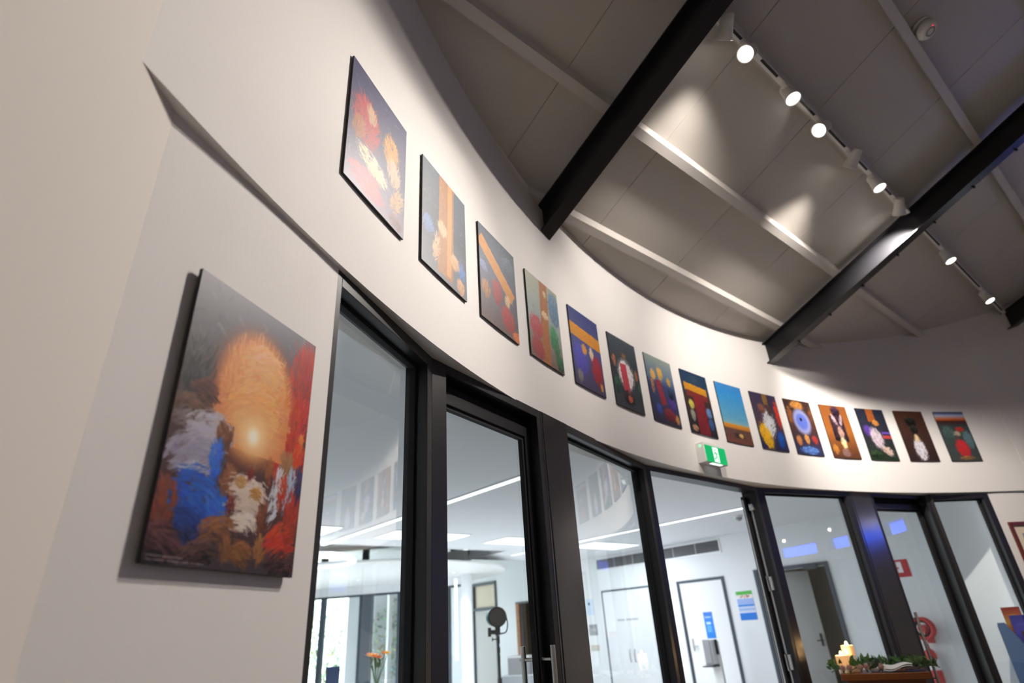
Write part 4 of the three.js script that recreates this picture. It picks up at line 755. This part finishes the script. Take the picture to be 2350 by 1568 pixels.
{ // printer on a cabinet
  const o = thing('office_printer', 'grey box printer standing on a pale cabinet by the wood-framed doorway', 'printer', [10.55, 0.40, -12.4], -1.1);
  part('body', RB(-0.28, 0.28, 0, 0.36, -0.25, 0.25, 0.012), M.greyMid, o); part('lid', RB(-0.29, 0.29, 0.36, 0.40, -0.26, 0.26, 0.01), M.white, o); part('control_panel', RB(0.05, 0.22, 0.28, 0.34, 0.25, 0.26, 0.004), M.charcoal, o);
  const c = thing('low_cabinet', 'pale grey low cabinet under the box printer', 'cabinet', [10.55, 0, -12.4], -1.1); part('carcass', RB(-0.45, 0.45, 0, 0.38, -0.3, 0.3, 0.006), std(rgb(0.45, 0.46, 0.48), 0.5), c); part('worktop', RB(-0.46, 0.46, 0.38, 0.40, -0.31, 0.31, 0.004), M.lobbyWall, c); part('door', RB(-0.43, -0.005, 0.03, 0.36, 0.3, 0.315, 0.003), std(rgb(0.45, 0.46, 0.48), 0.5), c); part('door', RB(0.005, 0.43, 0.03, 0.36, 0.3, 0.315, 0.003), std(rgb(0.45, 0.46, 0.48), 0.5), c);
  const k = thing('hanging_coat', 'dark grey coat hanging in the room past the wood-framed doorway', 'coat', [12.9, 0, -12.75]);
  srand(9); const g = new THREE.CylinderGeometry(0.14, 0.26, 1.05, 20, 6), P = g.attributes.position; for (let i = 0; i < P.count; i++) { const a = Math.atan2(P.getZ(i), P.getX(i)); const s = 1 + 0.12 * Math.sin(a * 6); P.setX(i, P.getX(i) * s); P.setZ(i, P.getZ(i) * s * 0.6); } g.computeVertexNormals(); g.translate(0, 1.05, 0);
  part('fabric', g, std(rgb(0.14, 0.15, 0.16), 0.9), k); part('hook', tube([[0, 1.57, 0], [0, 1.66, 0.01], [0.03, 1.70, 0.01], [0.05, 1.66, 0]], 0.005, 12), M.steel, k);
}
{ // brochure rack behind the last pane
  const o = thing('brochure_rack', 'blue sided brochure rack behind the last pane at the right', 'brochure rack', [8.36, 0, -1.97]);
  const s = new THREE.Shape(); s.moveTo(0, 0); s.lineTo(0, 1.12); s.lineTo(0.06, 1.12); s.lineTo(0.36, 0.5); s.lineTo(0.42, 0); s.closePath();    // profile in (z, y)
  const side = () => { const g = new THREE.ExtrudeGeometry(s, { depth: 0.018, bevelEnabled: true, bevelThickness: 0.002, bevelSize: 0.002, bevelSegments: 1 }); g.rotateY(-Math.PI / 2); return g; };
  part('side_panel', side(), M.blue, o, 0, 0, 0); part('side_panel', side(), M.blue, o, 0.36, 0, 0);
  part('back_panel', B(0, 0.342, 0, 1.10, -0.012, -0.003), M.blue, o);
  for (let k = 0; k < 3; k++) part('shelf', B(0, 0.342, 0.95 - k * 0.24, 0.965 - k * 0.24, 0.004, 0.13 + k * 0.09), M.blue, o);
  const pal = [['#8f1d14', '#c08a2c', 'red and gold leaflet standing at the top of the brochure rack'], ['#2a2a8c', '#4b46b5', 'violet blue leaflet in the second tier of the rack'], ['#4a0c14', '#7c1a1c', 'dark red leaflet in the lowest tier of the rack'], ['#c79a86', '#e0c0ae', 'pale pink leaflet beside the red and gold one']];
  [[0.13, 0.97, 0.045, 0], [0.09, 0.89, 0.10, 1], [0.05, 0.74, 0.165, 2], [0.14, 0.975, 0.225, 3]].forEach(([x, y, z, i]) => {
    const l = thing('leaflet', pal[i][2], 'leaflet', [8.36 + x, y, -1.97 + z], -Math.PI / 2, 'leaflets in the blue rack');
    const map = artMap(128, 240, 70 + i, [pal[i][0], pal[i][1], pal[i][0]], [['blob', 0.5, 0.3, 0.3, 0.08, 0, pal[i][1]]]);
    part('cover', B(0, 0.165, 0, 0.295, -0.002, 0.002), new THREE.MeshStandardMaterial({ map, roughness: 0.4 }), l);
    part('inner_sheet', B(0.003, 0.162, 0.003, 0.292, -0.005, -0.002), M.cloth, l);
  });
}

// ------------------------------------------------------------------ candle table in the hall
{
  const O = [5.47, 0, -2.40], turn = -1.16;    // local x runs along the edge that faces the camera
  const tb = thing('wood_table', 'brown wooden table with candles and greenery in front of the glazing', 'table', O, turn);
  part('top', RB(-0.06, 0.56, 0.835, 0.885, -0.36, 0.02, 0.006), M.tableWood, tb); part('apron', RB(-0.02, 0.52, 0.74, 0.835, -0.32, -0.02, 0.004), M.tableWood, tb);
  for (const [x, z] of [[0, -0.03], [0.5, -0.03], [0, -0.31], [0.5, -0.31]]) part('leg', RB(x - 0.025, x + 0.025, 0, 0.74, z - 0.025, z + 0.025, 0.004), M.tableWood, tb);
  const L2W = (x, y, z) => { const c = Math.cos(turn), s = Math.sin(turn); return [O[0] + x * c + z * s, y, O[2] - x * s + z * c]; };
  [[-0.015, -0.05, 0.058, 0.125, 'shorter lit ivory candle at the front left of the table'], [0.045, -0.15, 0.058, 0.19, 'taller lit ivory candle behind the shorter one']].forEach(([x, z, r, h, label]) => {
    const c = thing('pillar_candle', label, 'candle', L2W(x, 0.886, z), 0, 'candles on the wooden table'), LV = (a) => new THREE.LatheGeometry(a.map(([p, q]) => new THREE.Vector2(p, q)), 28);
    part('wax', LV([[0, 0], [r * 0.8, 0], [r * 0.82, 0.004], [r * 0.82, h - 0.07], [0, h - 0.07]]), M.ivory, c);
    part('glowing_rim', LV([[r * 0.55, h - 0.0695], [r * 0.82, h - 0.0695], [r * 0.82, h], [r * 0.78, h + 0.003], [r * 0.68, h - 0.004], [r * 0.6, h - 0.03], [0, h - 0.034]]), M.waxGlow, c);
    part('wick', CY(0.0015, 0.014, 6).translate(0, h - 0.025, 0), M.black, c);
    part('flame', new THREE.SphereGeometry(0.013, 14, 10).scale(1, 2.2, 1).translate(0, h + 0.006, 0), glow(rgb(1.0, 0.66, 0.28), 11), c);
    const P = new THREE.PointLight(rgb(1, 0.6, 0.25), 0.12); P.position.set(...L2W(x, 0.886 + h + 0.006, z)); P.shadow.radius = 0.4; P.castShadow = true; scene.add(P);
  });
  const bowl = thing('glass_bowl', 'small clear glass bowl among the leaves on the table', 'bowl', L2W(0.20, 0.887, -0.07));
  part('bowl', new THREE.LatheGeometry([[0, 0], [0.03, 0], [0.055, 0.03], [0.06, 0.07], [0.05, 0.09], [0.047, 0.089], [0.056, 0.07], [0.051, 0.032], [0.028, 0.004], [0, 0.004]].map(([a, b]) => new THREE.Vector2(a, b)), 28), new THREE.MeshPhysicalMaterial({ color: 0xffffff, roughness: 0.02, transmission: 1, thickness: 0.004, ior: 1.45 }), bowl);
  const cl = thing('folded_cloth', 'folded white cloth lying on the wooden table edge', 'cloth', L2W(0.36, 0.887, -0.06), turn);
  { const g = new THREE.PlaneGeometry(0.20, 0.16, 20, 12), P = g.attributes.position; for (let i = 0; i < P.count; i++) { const x = P.getX(i), y = P.getY(i); P.setZ(i, 0.030 + 0.010 * Math.sin(x * 30) + 0.012 * Math.cos(y * 25 + x * 10) - 0); } g.rotateX(-Math.PI / 2);
    const g2 = g.clone().scale(0.97, 1, 0.97).translate(0.004, 0.012, -0.004); g.computeVertexNormals(); g2.computeVertexNormals(); M.cloth.side = THREE.DoubleSide; part('lower_fold', g, M.cloth, cl); part('upper_fold', g2, M.cloth, cl); }
  const bk = thing('small_book', 'thin dark blue book lying right of the white cloth', 'book', L2W(0.47, 0.886, -0.06), turn + 0.3);
  part('cover', RB(-0.05, 0.05, 0, 0.014, -0.05, 0.05, 0.002), std(rgb(0.07, 0.07, 0.16), 0.5), bk); part('pages', B(-0.047, 0.048, 0.002, 0.012, -0.052, 0.049), M.cloth, bk);
  // garland: several leafy sprigs
  const sprigs = [[-0.05, -0.03, 'leafy green sprig drooping at the left end of the table'], [0.09, -0.09, 'leafy green sprig right behind the lit candles'], [0.20, -0.18, 'leafy green sprig behind the glass bowl'], [0.33, -0.20, 'leafy green sprig behind the white cloth'], [0.46, -0.16, 'leafy green sprig behind the small dark book'], [0.56, -0.08, 'pale green sprig hanging over the right end of the table']];
  sprigs.forEach(([x, z, label], i) => {
    const o = thing('leafy_sprig', label, 'greenery', L2W(x, 0.89, z), turn, 'green sprigs laid along the table');
    srand(500 + i); const pts = [[-0.07, 0.005, 0.01], [-0.02, 0.03, 0], [0.03, 0.035, 0], [0.085, 0.015, 0.01]]; part('stem', tube(pts, 0.0035, 12), M.stem, o);
    for (let k = 0; k < 30; k++) { const t = rr(-0.085, 0.09), p = leafShape.clone(), s = rr(0.04, 0.075); p.scale(s * 0.9, s, s).rotateX(rr(-1.1, 0.4)).rotateZ(rr(-1.2, 1.2)).rotateY(rr(0, 6.3)); p.translate(t, 0.02 + rr(0, 0.045), rr(-0.03, 0.03)); part('leaf', p, i === 5 || k % 5 === 0 ? M.leafPale : M.leaf, o); }
  });
  const roses = [[-0.03, 0.0], [0.02, 0.005], [0.10, 0.0], [0.14, -0.02], [0.245, -0.03]];
  roses.forEach(([x, z], i) => {
    const o = thing('pale_rose', ['pale pink rose at the far left table corner', 'pale pink rose under the shorter candle', 'pale pink rose right of the candles', 'pale pink rose left of the glass bowl', 'pale rose between glass bowl and white cloth'][i], 'flower', L2W(x, 0.905, z), 0, 'pale roses on the table');
    srand(700 + i); const ps = []; for (let k = 0; k < 16; k++) { const p = leafShape.clone().scale(0.042, 0.036, 0.038).rotateX(-0.2 - (k / 16) * 0.9).rotateY(k * 2.4); p.translate(0, 0.002 * (16 - k) / 4, 0); ps.push(p); } part('petals', merge(ps), M.pink, o); part('calyx', CY(0.006, 0.016, 8).translate(0, -0.006, 0), M.stem, o);
  });
}

scene.traverse((o) => { if (o.isMesh) { o.castShadow = true; o.receiveShadow = true; } });
renderer.render(scene, camera);
